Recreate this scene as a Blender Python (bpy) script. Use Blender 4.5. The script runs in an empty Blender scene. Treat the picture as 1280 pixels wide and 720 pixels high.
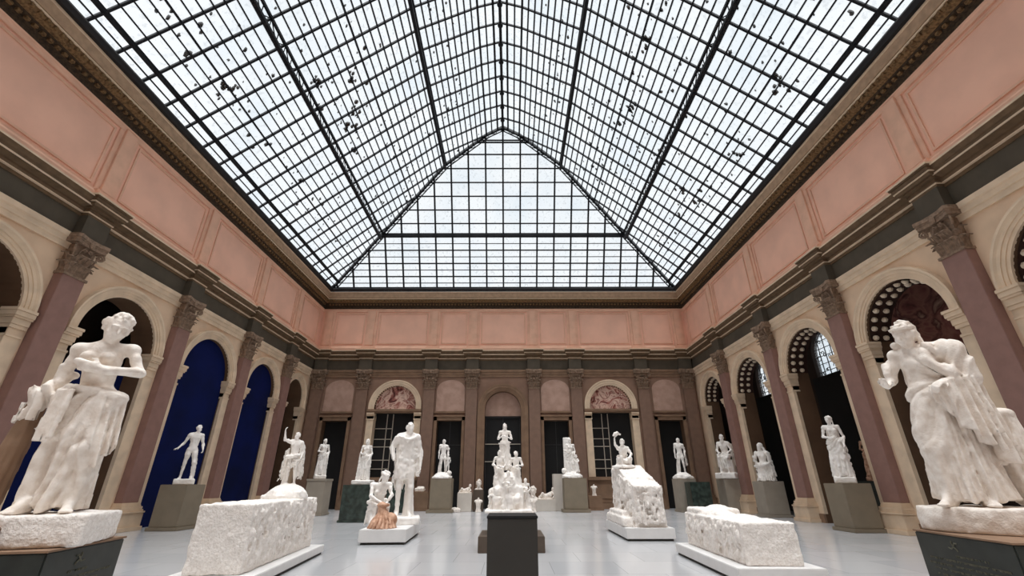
import bpy, bmesh, math, random
import numpy as np
from mathutils import Vector, Matrix
PI = math.pi
C = bpy.context.scene.collection
SC = bpy.context.scene

# ------------------------------------------------------------------ materials
def lin(c):
    return tuple(((v / 255) / 12.92 if v / 255 <= .04045 else ((v / 255 + .055) / 1.055) ** 2.4) for v in c) + (1,)

def mat(name, rgb, rough=.8, var=.12, scale=3., bump=.0, bscale=20., spec=.3, rgb2=None, metallic=0., stretch=None):
    m = bpy.data.materials.new(name); m.use_nodes = True
    nt = m.node_tree; N = nt.nodes; L = nt.links
    b = N['Principled BSDF']
    b.inputs['Roughness'].default_value = rough
    b.inputs['Specular IOR Level'].default_value = spec
    b.inputs['Metallic'].default_value = metallic
    tc = N.new('ShaderNodeTexCoord')
    src = tc.outputs['Object']
    if stretch:
        mp = N.new('ShaderNodeMapping'); mp.inputs['Scale'].default_value = stretch
        L.new(src, mp.inputs['Vector']); src = mp.outputs['Vector']
    n = N.new('ShaderNodeTexNoise'); n.inputs['Scale'].default_value = scale; n.inputs['Detail'].default_value = 6
    L.new(src, n.inputs['Vector'])
    r = N.new('ShaderNodeValToRGB')
    c = lin(rgb)
    c2 = lin(rgb2) if rgb2 else tuple(v * (1 - 2 * var) for v in c[:3]) + (1,)
    r.color_ramp.elements[0].position = .35; r.color_ramp.elements[0].color = c2
    r.color_ramp.elements[1].position = .62; r.color_ramp.elements[1].color = c
    L.new(n.outputs['Fac'], r.inputs['Fac']); L.new(r.outputs['Color'], b.inputs['Base Color'])
    if bump:
        n2 = N.new('ShaderNodeTexNoise'); n2.inputs['Scale'].default_value = bscale; n2.inputs['Detail'].default_value = 5
        L.new(src, n2.inputs['Vector'])
        bp = N.new('ShaderNodeBump'); bp.inputs['Strength'].default_value = bump; bp.inputs['Distance'].default_value = .02
        L.new(n2.outputs['Fac'], bp.inputs['Height']); L.new(bp.outputs['Normal'], b.inputs['Normal'])
    return m

M = {}
M['cream'] = mat('cream_plaster', (230, 200, 170), .85, .07, 1.2)
M['stone'] = mat('tan_stone', (228, 204, 176), .8, .08, 2.)
M['pier'] = mat('brown_stone', (140, 112, 90), .8, .1, 2.)
M['jamb'] = mat('shaded_brown_jamb', (104, 78, 58), .8, .12, 1.2)  # brown stone, deepened so its colour carries the shadow inside the openings
M['backwall'] = mat('shaded_plaster', (146, 116, 98), .85, .08, 1.5)  # the back wall's shade is put into this darker plaster colour
M['pink'] = mat('pink_plaster', (242, 192, 168), .9, .05, .8)
M['pinktrim'] = mat('pink_moulding', (230, 184, 158), .85, .06, 2.)
M['mauve'] = mat('mauve_shaft', (148, 113, 103), .6, .07, 3., spec=.4)
M['dimshaft'] = mat('shaded_brown_shaft', (132, 104, 88), .6, .07, 3., spec=.4)  # darker copy of the mauve shaft, coloured for the dimmer back wall
M['frieze'] = mat('grey_frieze', (88, 80, 68), .8, .08, 2.)
M['cornice'] = mat('brown_cornice', (112, 90, 68), .8, .12, 4.)
M['ochre'] = mat('ochre_ornament', (134, 104, 70), .8, .3, 14., bump=.6, bscale=30)
M['brownstone2'] = mat('brown_fascia', (186, 156, 128), .8, .1, 4.)
M['cove'] = mat('shaded_cove', (74, 58, 42), .8, .25, 12., bump=.4, bscale=24)  # shadow band under the upper cornice, painted in as a dark colour
M['capital'] = mat('stone_capital', (150, 126, 106), .85, .2, 9.)
M['iron'] = mat('dark_iron', (20, 22, 27), .6, .1, 5., spec=.3)
M['gutter'] = mat('lead_gutter', (38, 37, 38), .6, .12, 3.)
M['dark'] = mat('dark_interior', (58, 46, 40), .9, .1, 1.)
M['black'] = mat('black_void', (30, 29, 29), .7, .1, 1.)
M['blue'] = mat('navy_board', (4, 19, 74), .8, .1, .6, spec=.15, rgb2=(3, 14, 54))
M['marble'] = mat('white_marble', (250, 245, 239), .55, .04, 5., bump=.25, bscale=40)
M['marble2'] = mat('aged_marble', (246, 238, 229), .6, .1, 9., bump=.4, bscale=40, rgb2=(226, 214, 202))
M['stained'] = mat('stained_marble', (210, 170, 144), .8, .2, 7., bump=.5, bscale=30, rgb2=(160, 116, 90))
M['rough'] = mat('rough_marble', (248, 242, 236), .8, .06, 26., bump=1., bscale=30, rgb2=(232, 224, 216))
M['slab'] = mat('pale_slab', (226, 224, 222), .6, .03, 4.)
M['olive'] = mat('olive_pedestal', (138, 126, 108), .7, .05, 2.)
M['greyped'] = mat('grey_pedestal', (164, 154, 140), .7, .05, 2.)
M['whiteped'] = mat('white_pedestal', (214, 206, 196), .7, .05, 2.)
M['green'] = mat('dark_green_marble', (38, 48, 44), .25, .3, 5., spec=.5, rgb2=(62, 76, 70))
M['darkstone'] = mat('dark_green_stone', (46, 50, 46), .45, .2, 4., spec=.4, rgb2=(32, 36, 33))
M['charcoal'] = mat('charcoal_post', (56, 53, 49), .6, .05, 2.)
M['letter'] = mat('worn_letters', (104, 102, 88), .8, .1, 30.)
M['brownslab'] = mat('brown_slab', (92, 80, 70), .8, .1, 4.)
M['rosette'] = mat('pale_rosette', (232, 214, 190), .7, .1, 8.)
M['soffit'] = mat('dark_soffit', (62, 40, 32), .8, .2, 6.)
M['lead'] = mat('window_lead', (60, 58, 58), .6, .1, 6.)
M['white_bar'] = mat('pale_bar', (190, 180, 166), .6, .05, 6.)
M['litter'] = mat('leaf_litter', (52, 46, 38), .9, .2, 9.)
M['panel'] = mat('pale_relief_panel', (186, 154, 138), .85, .14, 2.5, bump=.5, bscale=8, rgb2=(172, 140, 124))

def glass_mat():
    m = bpy.data.materials.new('skylight_glass'); m.use_nodes = True
    nt = m.node_tree; N = nt.nodes; L = nt.links
    out = N['Material Output']; N.remove(N['Principled BSDF'])
    tr = N.new('ShaderNodeBsdfTransparent'); gl = N.new('ShaderNodeBsdfGlossy'); df = N.new('ShaderNodeBsdfTranslucent')
    gl.inputs['Roughness'].default_value = .15
    df.inputs['Color'].default_value = (.9, .93, .95, 1)
    tc = N.new('ShaderNodeTexCoord'); n = N.new('ShaderNodeTexNoise'); n.inputs['Scale'].default_value = .35; n.inputs['Detail'].default_value = 8
    L.new(tc.outputs['Object'], n.inputs['Vector'])
    r = N.new('ShaderNodeValToRGB'); r.color_ramp.elements[0].position = .3; r.color_ramp.elements[0].color = (.86, .9, .93, 1)
    r.color_ramp.elements[1].position = .6; r.color_ramp.elements[1].color = (.98, .98, .98, 1)
    n2 = N.new('ShaderNodeTexNoise'); n2.inputs['Scale'].default_value = 5.; n2.inputs['Detail'].default_value = 8; L.new(tc.outputs['Object'], n2.inputs['Vector'])
    r2 = N.new('ShaderNodeValToRGB'); r2.color_ramp.elements[0].position = .3; r2.color_ramp.elements[0].color = (.62, .63, .64, 1)
    r2.color_ramp.elements[1].position = .45; r2.color_ramp.elements[1].color = (1, 1, 1, 1); L.new(n2.outputs['Fac'], r2.inputs['Fac'])
    mx = N.new('ShaderNodeMix'); mx.data_type = 'RGBA'; mx.blend_type = 'MULTIPLY'; mx.inputs['Factor'].default_value = .5
    L.new(n.outputs['Fac'], r.inputs['Fac']); L.new(r.outputs['Color'], mx.inputs['A']); L.new(r2.outputs['Color'], mx.inputs['B']); L.new(mx.outputs['Result'], tr.inputs['Color'])
    a = N.new('ShaderNodeMixShader'); a.inputs[0].default_value = .06
    L.new(tr.outputs[0], a.inputs[1]); L.new(df.outputs[0], a.inputs[2])
    b = N.new('ShaderNodeMixShader'); b.inputs[0].default_value = .03
    L.new(a.outputs[0], b.inputs[1]); L.new(gl.outputs[0], b.inputs[2]); L.new(b.outputs[0], out.inputs['Surface'])
    return m
M['glass'] = glass_mat()

def floor_mat():
    m = mat('pale_stone_floor', (198, 198, 199), .3, .06, .7, spec=.8)
    nt = m.node_tree; N = nt.nodes; L = nt.links; b = N['Principled BSDF']
    tc = N.new('ShaderNodeTexCoord'); br = N.new('ShaderNodeTexBrick')
    br.offset = .5; br.inputs['Scale'].default_value = 1.; br.inputs['Brick Width'].default_value = 1.4; br.inputs['Row Height'].default_value = 1.4
    br.inputs['Mortar Size'].default_value = .006
    br.inputs['Color1'].default_value = lin((198, 198, 199)); br.inputs['Color2'].default_value = lin((188, 189, 191)); br.inputs['Mortar'].default_value = lin((158, 158, 160))
    L.new(tc.outputs['Object'], br.inputs['Vector'])
    n = N.new('ShaderNodeTexNoise'); n.inputs['Scale'].default_value = .25; n.inputs['Detail'].default_value = 2
    L.new(tc.outputs['Object'], n.inputs['Vector'])
    mx = N.new('ShaderNodeMix'); mx.data_type = 'RGBA'; mx.blend_type = 'MULTIPLY'; mx.inputs['Factor'].default_value = .25
    L.new(br.outputs['Color'], mx.inputs['A']); L.new(n.outputs['Color'], mx.inputs['B'])
    L.new(br.outputs['Color'], b.inputs['Base Color'])
    r = N.new('ShaderNodeMapRange'); r.inputs['To Min'].default_value = .12; r.inputs['To Max'].default_value = .22
    L.new(n.outputs['Fac'], r.inputs['Value']); L.new(r.outputs['Result'], b.inputs['Roughness'])
    return m
M['floor'] = floor_mat()

def mural_mat(name, cols, scale=2.5):
    m = bpy.data.materials.new(name); m.use_nodes = True
    nt = m.node_tree; N = nt.nodes; L = nt.links; b = N['Principled BSDF']; b.inputs['Roughness'].default_value = .8
    tc = N.new('ShaderNodeTexCoord')
    n = N.new('ShaderNodeTexNoise'); n.inputs['Scale'].default_value = scale; n.inputs['Detail'].default_value = 7; n.inputs['Distortion'].default_value = 1.6
    L.new(tc.outputs['Object'], n.inputs['Vector'])
    r = N.new('ShaderNodeValToRGB'); e = r.color_ramp.elements
    while len(e) < len(cols): e.new(.5)
    for i, c in enumerate(cols):
        e[i].position = .3 + .4 * i / (len(cols) - 1); e[i].color = lin(c)
    L.new(n.outputs['Fac'], r.inputs['Fac']); L.new(r.outputs['Color'], b.inputs['Base Color'])
    return m
M['mural'] = mural_mat('red_fresco', [(84, 40, 36), (176, 110, 98), (236, 206, 188), (150, 84, 74), (244, 226, 210)], 1.5)
M['redmarble'] = mural_mat('red_marble_fresco', [(60, 30, 28), (140, 84, 76), (170, 116, 102), (96, 52, 48), (190, 150, 130)], .8)

# ------------------------------------------------------------------ mesh helpers
class MB:
    def __init__(s): s.v = []; s.f = []
    def add(s, vs, fs):
        o = len(s.v); s.v += [tuple(v) for v in vs]; s.f += [tuple(i + o for i in f) for f in fs]
    def quad(s, a, b, c, d): s.add([a, b, c, d], [(0, 1, 2, 3)])
    def box(s, lo, hi, fn=None):
        x0, y0, z0 = lo; x1, y1, z1 = hi
        vs = [(x0, y0, z0), (x1, y0, z0), (x1, y1, z0), (x0, y1, z0), (x0, y0, z1), (x1, y0, z1), (x1, y1, z1), (x0, y1, z1)]
        if fn: vs = [fn(*v) for v in vs]
        s.add(vs, [(0, 3, 2, 1), (4, 5, 6, 7), (0, 1, 5, 4), (1, 2, 6, 5), (2, 3, 7, 6), (3, 0, 4, 7)])
    def taper(s, c, a0, b0, z0, a1, b1, z1):
        x, y = c
        vs = [(x - a0, y - b0, z0), (x + a0, y - b0, z0), (x + a0, y + b0, z0), (x - a0, y + b0, z0),
              (x - a1, y - b1, z1), (x + a1, y - b1, z1), (x + a1, y + b1, z1), (x - a1, y + b1, z1)]
        s.add(vs, [(0, 3, 2, 1), (4, 5, 6, 7), (0, 1, 5, 4), (1, 2, 6, 5), (2, 3, 7, 6), (3, 0, 4, 7)])
    def beam(s, a, b, w, h, up=(0, 0, 1)):
        a = Vector(a); b = Vector(b); d = (b - a).normalized(); u = Vector(up)
        r = d.cross(u)
        if r.length < 1e-4: r = d.cross(Vector((0, 1, 0)))
        r.normalize(); u = r.cross(d).normalized(); r = r * w / 2; u = u * h / 2
        vs = [a - r - u, a + r - u, a + r + u, a - r + u, b - r - u, b + r - u, b + r + u, b - r + u]
        s.add(vs, [(0, 3, 2, 1), (4, 5, 6, 7), (0, 1, 5, 4), (1, 2, 6, 5), (2, 3, 7, 6), (3, 0, 4, 7)])
    def tube(s, pts, rad, n=6):
        pts = [Vector(p) for p in pts]; rings = []
        for i, p in enumerate(pts):
            d = (pts[min(i + 1, len(pts) - 1)] - pts[max(i - 1, 0)]).normalized()
            r = d.cross(Vector((.31, .52, .8))).normalized(); u = r.cross(d)
            rr = rad[i] if isinstance(rad, (list, tuple)) else rad
            rings.append([p + r * rr * math.cos(2 * PI * k / n) + u * rr * math.sin(2 * PI * k / n) for k in range(n)])
        vs = [v for q in rings for v in q]; fs = []
        for i in range(len(pts) - 1):
            for k in range(n):
                fs.append((i * n + k, i * n + (k + 1) % n, (i + 1) * n + (k + 1) % n, (i + 1) * n + k))
        fs.append(tuple(range(n))[::-1]); fs.append(tuple((len(pts) - 1) * n + k for k in range(n)))
        s.add(vs, fs)
    def ell(s, c, r, seg=8, rings=5):
        vs = []; fs = []
        for i in range(rings + 1):
            t = PI * i / rings
            for k in range(seg):
                a = 2 * PI * k / seg
                vs.append((c[0] + r[0] * math.sin(t) * math.cos(a), c[1] + r[1] * math.sin(t) * math.sin(a), c[2] + r[2] * math.cos(t)))
        for i in range(rings):
            for k in range(seg):
                fs.append((i * seg + k, (i + 1) * seg + k, (i + 1) * seg + (k + 1) % seg, i * seg + (k + 1) % seg))
        s.add(vs, fs)
    def mesh(s, name, smooth=False, bevel=0):
        me = bpy.data.meshes.new(name); me.from_pydata(s.v, [], s.f)
        if bevel:
            bm = bmesh.new(); bm.from_mesh(me)
            bmesh.ops.recalc_face_normals(bm, faces=bm.faces)
            es = [e for e in bm.edges if len(e.link_faces) == 2 and e.calc_face_angle(0) > .5]
            bmesh.ops.bevel(bm, geom=es, offset=bevel, segments=2, affect='EDGES', clamp_overlap=True)
            bm.to_mesh(me); bm.free()
        if smooth:
            me.polygons.foreach_set('use_smooth', [True] * len(me.polygons))
        me.update(); return me
    def build(s, name, m, parent=None, smooth=False, bevel=0):
        o = bpy.data.objects.new(name, s.mesh(name, smooth, bevel)); C.objects.link(o)
        o.data.materials.append(M[m] if isinstance(m, str) else m)
        if parent: o.parent = parent
        return o

def thing(name, label, cat, loc=(0, 0, 0), rotz=0, group=None, scale=1.):
    o = bpy.data.objects.new(name, None); C.objects.link(o)
    o.location = loc; o.rotation_euler = (0, 0, rotz); o.scale = (scale,) * 3
    o['label'] = label; o['category'] = cat
    if group: o['group'] = group
    return o
def tag(o, label, cat, group=None):
    o['label'] = label; o['category'] = cat
    if group: o['group'] = group
    return o
def struct(o): o['kind'] = 'structure'; return o
def dup(root, loc, rotz, label, group=None):
    r = root.copy(); C.objects.link(r); r.location = loc; r.rotation_euler = (0, 0, rotz); r['label'] = label
    if group: r['group'] = group
    for ch in list(root.children):
        c = ch.copy(); C.objects.link(c); c.parent = r
        for g in list(ch.children):
            d = g.copy(); C.objects.link(d); d.parent = c
    return r

# ------------------------------------------------------------------ the court: dimensions
W, D, F0 = 13.75, 31.5, -9.0          # half width, back wall, front wall
ZT = 9.0                              # top of the arcade storey
TH = .9                               # wall thickness
mL = lambda u, z, p: (-W + p, u, z)
mR = lambda u, z, p: (W - p, u, z)
mB = lambda u, z, p: (u, D - p, z)
mF = lambda u, z, p: (u, F0 + p, z)

def arc_pts(c, R, S, n=28):
    return [(c - R * math.cos(PI * i / n), S + R * math.sin(PI * i / n)) for i in range(n + 1)]
def wall_face(mb, m, u0, u1, z0, z1, ops, p):
    """ops: list of (c, R, S, sill, arched, head)"""
    u = u0
    for (c, R, S, sill, arched, head) in ops:
        mb.quad(m(u, z0, p), m(c - R, z0, p), m(c - R, z1, p), m(u, z1, p))
        if sill > z0: mb.quad(m(c - R, z0, p), m(c + R, z0, p), m(c + R, sill, p), m(c - R, sill, p))
        if arched:
            pts = arc_pts(c, R, S)
            for a, b in zip(pts, pts[1:]):
                mb.quad(m(a[0], a[1], p), m(b[0], b[1], p), m(b[0], z1, p), m(a[0], z1, p))
        else:
            mb.quad(m(c - R, head, p), m(c + R, head, p), m(c + R, z1, p), m(c - R, z1, p))
        u = c + R
    mb.quad(m(u, z0, p), m(u1, z0, p), m(u1, z1, p), m(u, z1, p))
def reveal(mb, m, o, p0, p1):
    c, R, S, sill, arched, head = o
    top = S if arched else head
    pts = [(c - R, sill)] + (arc_pts(c, R, S) if arched else [(c - R, head), (c + R, head)]) + [(c + R, sill)]
    if sill > 0: pts.append(pts[0])
    for a, b in zip(pts, pts[1:]):
        mb.quad(m(a[0], a[1], p0), m(b[0], b[1], p0), m(b[0], b[1], p1), m(a[0], a[1], p1))
def fill_arch(mb, m, c, R, S, z0, p, t=.06):
    pts = [(c - R, z0)] + arc_pts(c, R, S, 24) + [(c + R, z0)]
    n = len(pts)
    vs = [m(u, z, p) for u, z in pts] + [m(u, z, p - t) for u, z in pts]
    fs = [tuple(range(n)), tuple(range(2 * n - 1, n - 1, -1))] + [(i, (i + 1) % n, n + (i + 1) % n, n + i) for i in range(n)]
    mb.add(vs, fs)
def arc_sweep(mb, m, c, S, prof, z0=None, n=30):
    """prof: closed list of (r, p)"""
    path = [(PI * i / n) for i in range(n + 1)]
    k = len(prof); vs = []
    if z0 is not None: vs += [m(c - r, z0, p) for r, p in prof]
    for a in path: vs += [m(c - r * math.cos(a), S + r * math.sin(a), p) for r, p in prof]
    if z0 is not None: vs += [m(c + r, z0, p) for r, p in prof]
    rows = len(vs) // k; fs = []
    for i in range(rows - 1):
        for j in range(k):
            fs.append((i * k + j, i * k + (j + 1) % k, (i + 1) * k + (j + 1) % k, (i + 1) * k + j))
    fs += [tuple(range(k)), tuple(range((rows - 1) * k, rows * k))[::-1]]
    mb.add(vs, fs)
def ring(mb, prof, x0=-W, x1=W, y0=F0, y1=D, sides=(0, 1, 2, 3)):
    """prof: open list of (p, z), swept round the four walls with mitred corners"""
    k = len(prof); vs = []
    for sx, sy in ((0, 0), (0, 1), (1, 1), (1, 0)):
        for p, z in prof:
            vs.append((x1 - p if sx else x0 + p, y1 - p if sy else y0 + p, z))
    fs = []
    for i in sides:
        for j in range(k - 1):
            fs.append((i * k + j, i * k + j + 1, ((i + 1) % 4) * k + j + 1, ((i + 1) % 4) * k + j))
    mb.add(vs, fs)

# ------------------------------------------------------------------ floor, walls
mb = MB(); mb.box((-17.6, F0 - .5, -.2), (17.6, D + 5.5, 0)); struct(mb.build('floor', 'floor'))

LB = [(10.25, 1.65), (15.4, 1.65), (20.5, 1.65), (25.3, 1.45), (29.35, 1.1)]
RB = [(8.7, 1.65), (13.9, 1.65), (19.0, 1.65), (24.1, 1.65), (28.9, 1.4)]
APEX = 7.9
def ops_side(bays): return [(c, R, APEX - R, 0, True, 0) for c, R in bays]
OB = []
for c in (-11.58, -7.55, -3.69, 0, 3.69, 7.55, 11.58):
    if abs(c) in (11.58, 3.69): OB.append((c, .865, 0, 0, False, 5.5))
    elif c == 0: OB.append((c, 1.26, 6.24, 0, True, 0))
    else: OB.append((c, 1.45, 6.45, 1.86, True, 0))

for nm, m, a, b, ops, mt in (('wall_left', mL, F0, D, ops_side(LB), 'cream'), ('wall_right', mR, F0, D, ops_side(RB), 'cream'),
                             ('wall_back', mB, -W, W, OB, 'backwall'), ('wall_front', mF, -W, W, [], 'cream')):
    mb = MB(); wall_face(mb, m, a, b, 0, ZT, ops, 0)
    if ops: wall_face(mb, m, a, b, 0, ZT, ops, -TH)
    w = struct(mb.build(nm, mt))
    if ops:
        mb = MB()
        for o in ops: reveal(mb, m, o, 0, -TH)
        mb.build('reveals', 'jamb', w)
    mb = MB(); mb.box((a, ZT, -.3), (b, 15.2, 0), lambda u, z, p: m(u, z, p)); mb.build('attic_storey', 'pink', w)

# passages behind the three arcaded walls: dark rooms with their own outer walls
XO = W + TH + 2.5
RW = [(16.9, 0), (22.3, 1.35), (28.4, 1.3)]
mO = lambda u, z, p: (XO - p, u, z)
mb = MB()
wops = [(c, R, 7.8, 6.7, True, 0) for c, R in RW if R]
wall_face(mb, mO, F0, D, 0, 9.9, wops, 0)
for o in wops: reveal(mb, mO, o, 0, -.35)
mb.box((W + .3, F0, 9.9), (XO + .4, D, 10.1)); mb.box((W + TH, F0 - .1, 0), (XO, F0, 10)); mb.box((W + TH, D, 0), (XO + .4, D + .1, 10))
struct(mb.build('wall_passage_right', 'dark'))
mb = MB()
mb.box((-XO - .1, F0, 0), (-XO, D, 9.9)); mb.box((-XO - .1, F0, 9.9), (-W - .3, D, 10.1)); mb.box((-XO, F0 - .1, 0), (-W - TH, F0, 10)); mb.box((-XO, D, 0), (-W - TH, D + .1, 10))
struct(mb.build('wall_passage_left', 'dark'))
mb = MB()
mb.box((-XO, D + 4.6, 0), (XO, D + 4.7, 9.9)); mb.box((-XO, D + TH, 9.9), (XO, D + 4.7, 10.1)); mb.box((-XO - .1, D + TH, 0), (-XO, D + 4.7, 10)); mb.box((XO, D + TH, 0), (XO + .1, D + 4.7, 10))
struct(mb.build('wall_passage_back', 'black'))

# ------------------------------------------------------------------ mouldings that run round the court
n_trim = 0
def trim(prof, m, sides=(0, 1, 2, 3)):
    global n_trim; n_trim += 1
    mb = MB(); ring(mb, prof, sides=sides); return struct(mb.build('trim_%d' % n_trim, m))
ARC = [(0, 8.5), (.07, 8.5), (.07, 8.66), (.11, 8.68), (.11, 8.82), (.16, 8.85), (.18, 8.95), (.18, 9.0), (.05, 9.0)]
trim(ARC, 'stone', (0, 2, 3)); trim(ARC, 'pier', (1,))  # same moulding, but its back run is coloured darker to shade it
trim([(.05, 9.0), (.05, 9.72), (0, 9.72)], 'frieze')
trim([(0, 9.7), (.1, 9.7), (.1, 9.8), (.16, 9.82), (.2, 9.9), (.2, 9.96), (.42, 10.02), (.44, 10.02), (.44, 10.16), (.48, 10.18), (.54, 10.3), (.54, 10.36), (0, 10.42)], 'cornice')
trim([(0, 10.36), (.3, 10.36), (.3, 10.6), (.22, 10.64), (.18, 10.72), (.1, 10.78), (.1, 10.84), (0, 10.86)], 'pinktrim')
trim([(0, 13.5), (.07, 13.5), (.07, 13.62), (.11, 13.66), (.11, 13.72), (.02, 13.74)], 'pinktrim')
trim([(.02, 13.7), (.02, 13.98), (.1, 14.02), (.1, 14.1), (.24, 14.12), (.24, 14.2), (0, 14.2)], 'cove')
trim([(.24, 14.18), (.34, 14.22), (.42, 14.34), (.42, 14.4), (.46, 14.42), (.46, 14.5)], 'ochre')
trim([(.46, 14.5), (.49, 14.52), (.49, 14.9)], 'brownstone2')
trim([(.49, 14.9), (.53, 14.91), (.53, 14.98), (.3, 14.98)], 'stone')
trim([(.4, 14.4), (.47, 14.41), (.47, 14.46), (.44, 14.47)], 'stone')
trim([(.42, 10.02), (.46, 10.02), (.46, 10.07), (.42, 10.07)], 'stone')
trim([(.5, 10.3), (.56, 10.3), (.56, 10.35), (.5, 10.35)], 'stone')
trim([(.1, 9.8), (.18, 9.8), (.18, 9.84), (.1, 9.84)], 'stone')
trim([(.52, 14.99), (.66, 14.99), (.74, 15.14), (.7, 15.24), (.2, 15.24)], 'gutter')
# small blocks under the upper cornice
mb = MB()
y = F0 + .6
for m, a, b in ((mL, F0 + .5, D - .4), (mR, F0 + .5, D - .4), (mB, -W + .4, W - .4)):
    u = a
    while u < b:
        mb.box((u, 14.02, .0), (u + .12, 14.13, .2), m); mb.box((u + .02, 14.26, .3), (u + .12, 14.38, .47), m); u += .24
n_trim += 1; struct(mb.build('trim_%d' % n_trim, 'ochre'))
mb = MB()
ring(mb, [(0, 0), (.1, 0), (.1, .3), (.06, .34), (0, .34)])
# (the skirting is broken at the openings, so it is built pier by pier instead)
mb = MB()
def skirting(m, a, b, ops):
    u = a
    for o in ops:
        if o[3] == 0:
            mb.box((u, 0, 0), (o[0] - o[1], .34, .09), m); u = o[0] + o[1]
    mb.box((u, 0, 0), (b, .34, .09), m)
for nm, m, a, b, ops in (('left', mL, F0, D, ops_side(LB)), ('right', mR, F0, D, ops_side(RB)), ('back', mB, -W + .1, W - .1, OB)):
    mb = MB(); skirting(m, a, b, ops); struct(mb.build('baseboard_' + nm, 'pier'))

# ------------------------------------------------------------------ pilasters
def leaf(mb, x, z, w, h, out, base, curl, fr):
    """acanthus leaf in the frame fr(u, z, p); u across, p outwards"""
    nu, nv = 5, 7; vs = []
    for j in range(nv):
        t = j / (nv - 1)
        ww = w * (.55 + .75 * math.sin(PI * min(1, t * .9 + .05)) * (1 if j % 2 else .8)) * (1 - .35 * t)
        p = base + out * t * t
        zz = z + h * (t if t < .8 else .8 + (t - .8) * .2)
        if t > .75: p += curl * (t - .75) * 4; zz -= curl * .9 * max(0, t - .85) * 6
        for i in range(nu):
            s = (i / (nu - 1) - .5)
            vs.append((x + s * ww, zz, p - abs(s) * .12 * w * 2 + (.02 if i == 2 else 0)))
    n0 = len(vs)
    vs2 = [(a, b, c - .035) for a, b, c in vs]
    fs = []
    for j in range(nv - 1):
        for i in range(nu - 1):
            q = (j * nu + i, j * nu + i + 1, (j + 1) * nu + i + 1, (j + 1) * nu + i)
            fs.append(q); fs.append(tuple(n0 + k for k in q[::-1]))
    bd = [i for i in range(nu)] + [j * nu + nu - 1 for j in range(1, nv)] + [(nv - 1) * nu + i for i in range(nu - 2, -1, -1)] + [j * nu for j in range(nv - 2, 0, -1)]
    for a, b in zip(bd, bd[1:] + bd[:1]): fs.append((a, b, n0 + b, n0 + a))
    mb.add([fr(*v) for v in vs + vs2], fs)

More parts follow.
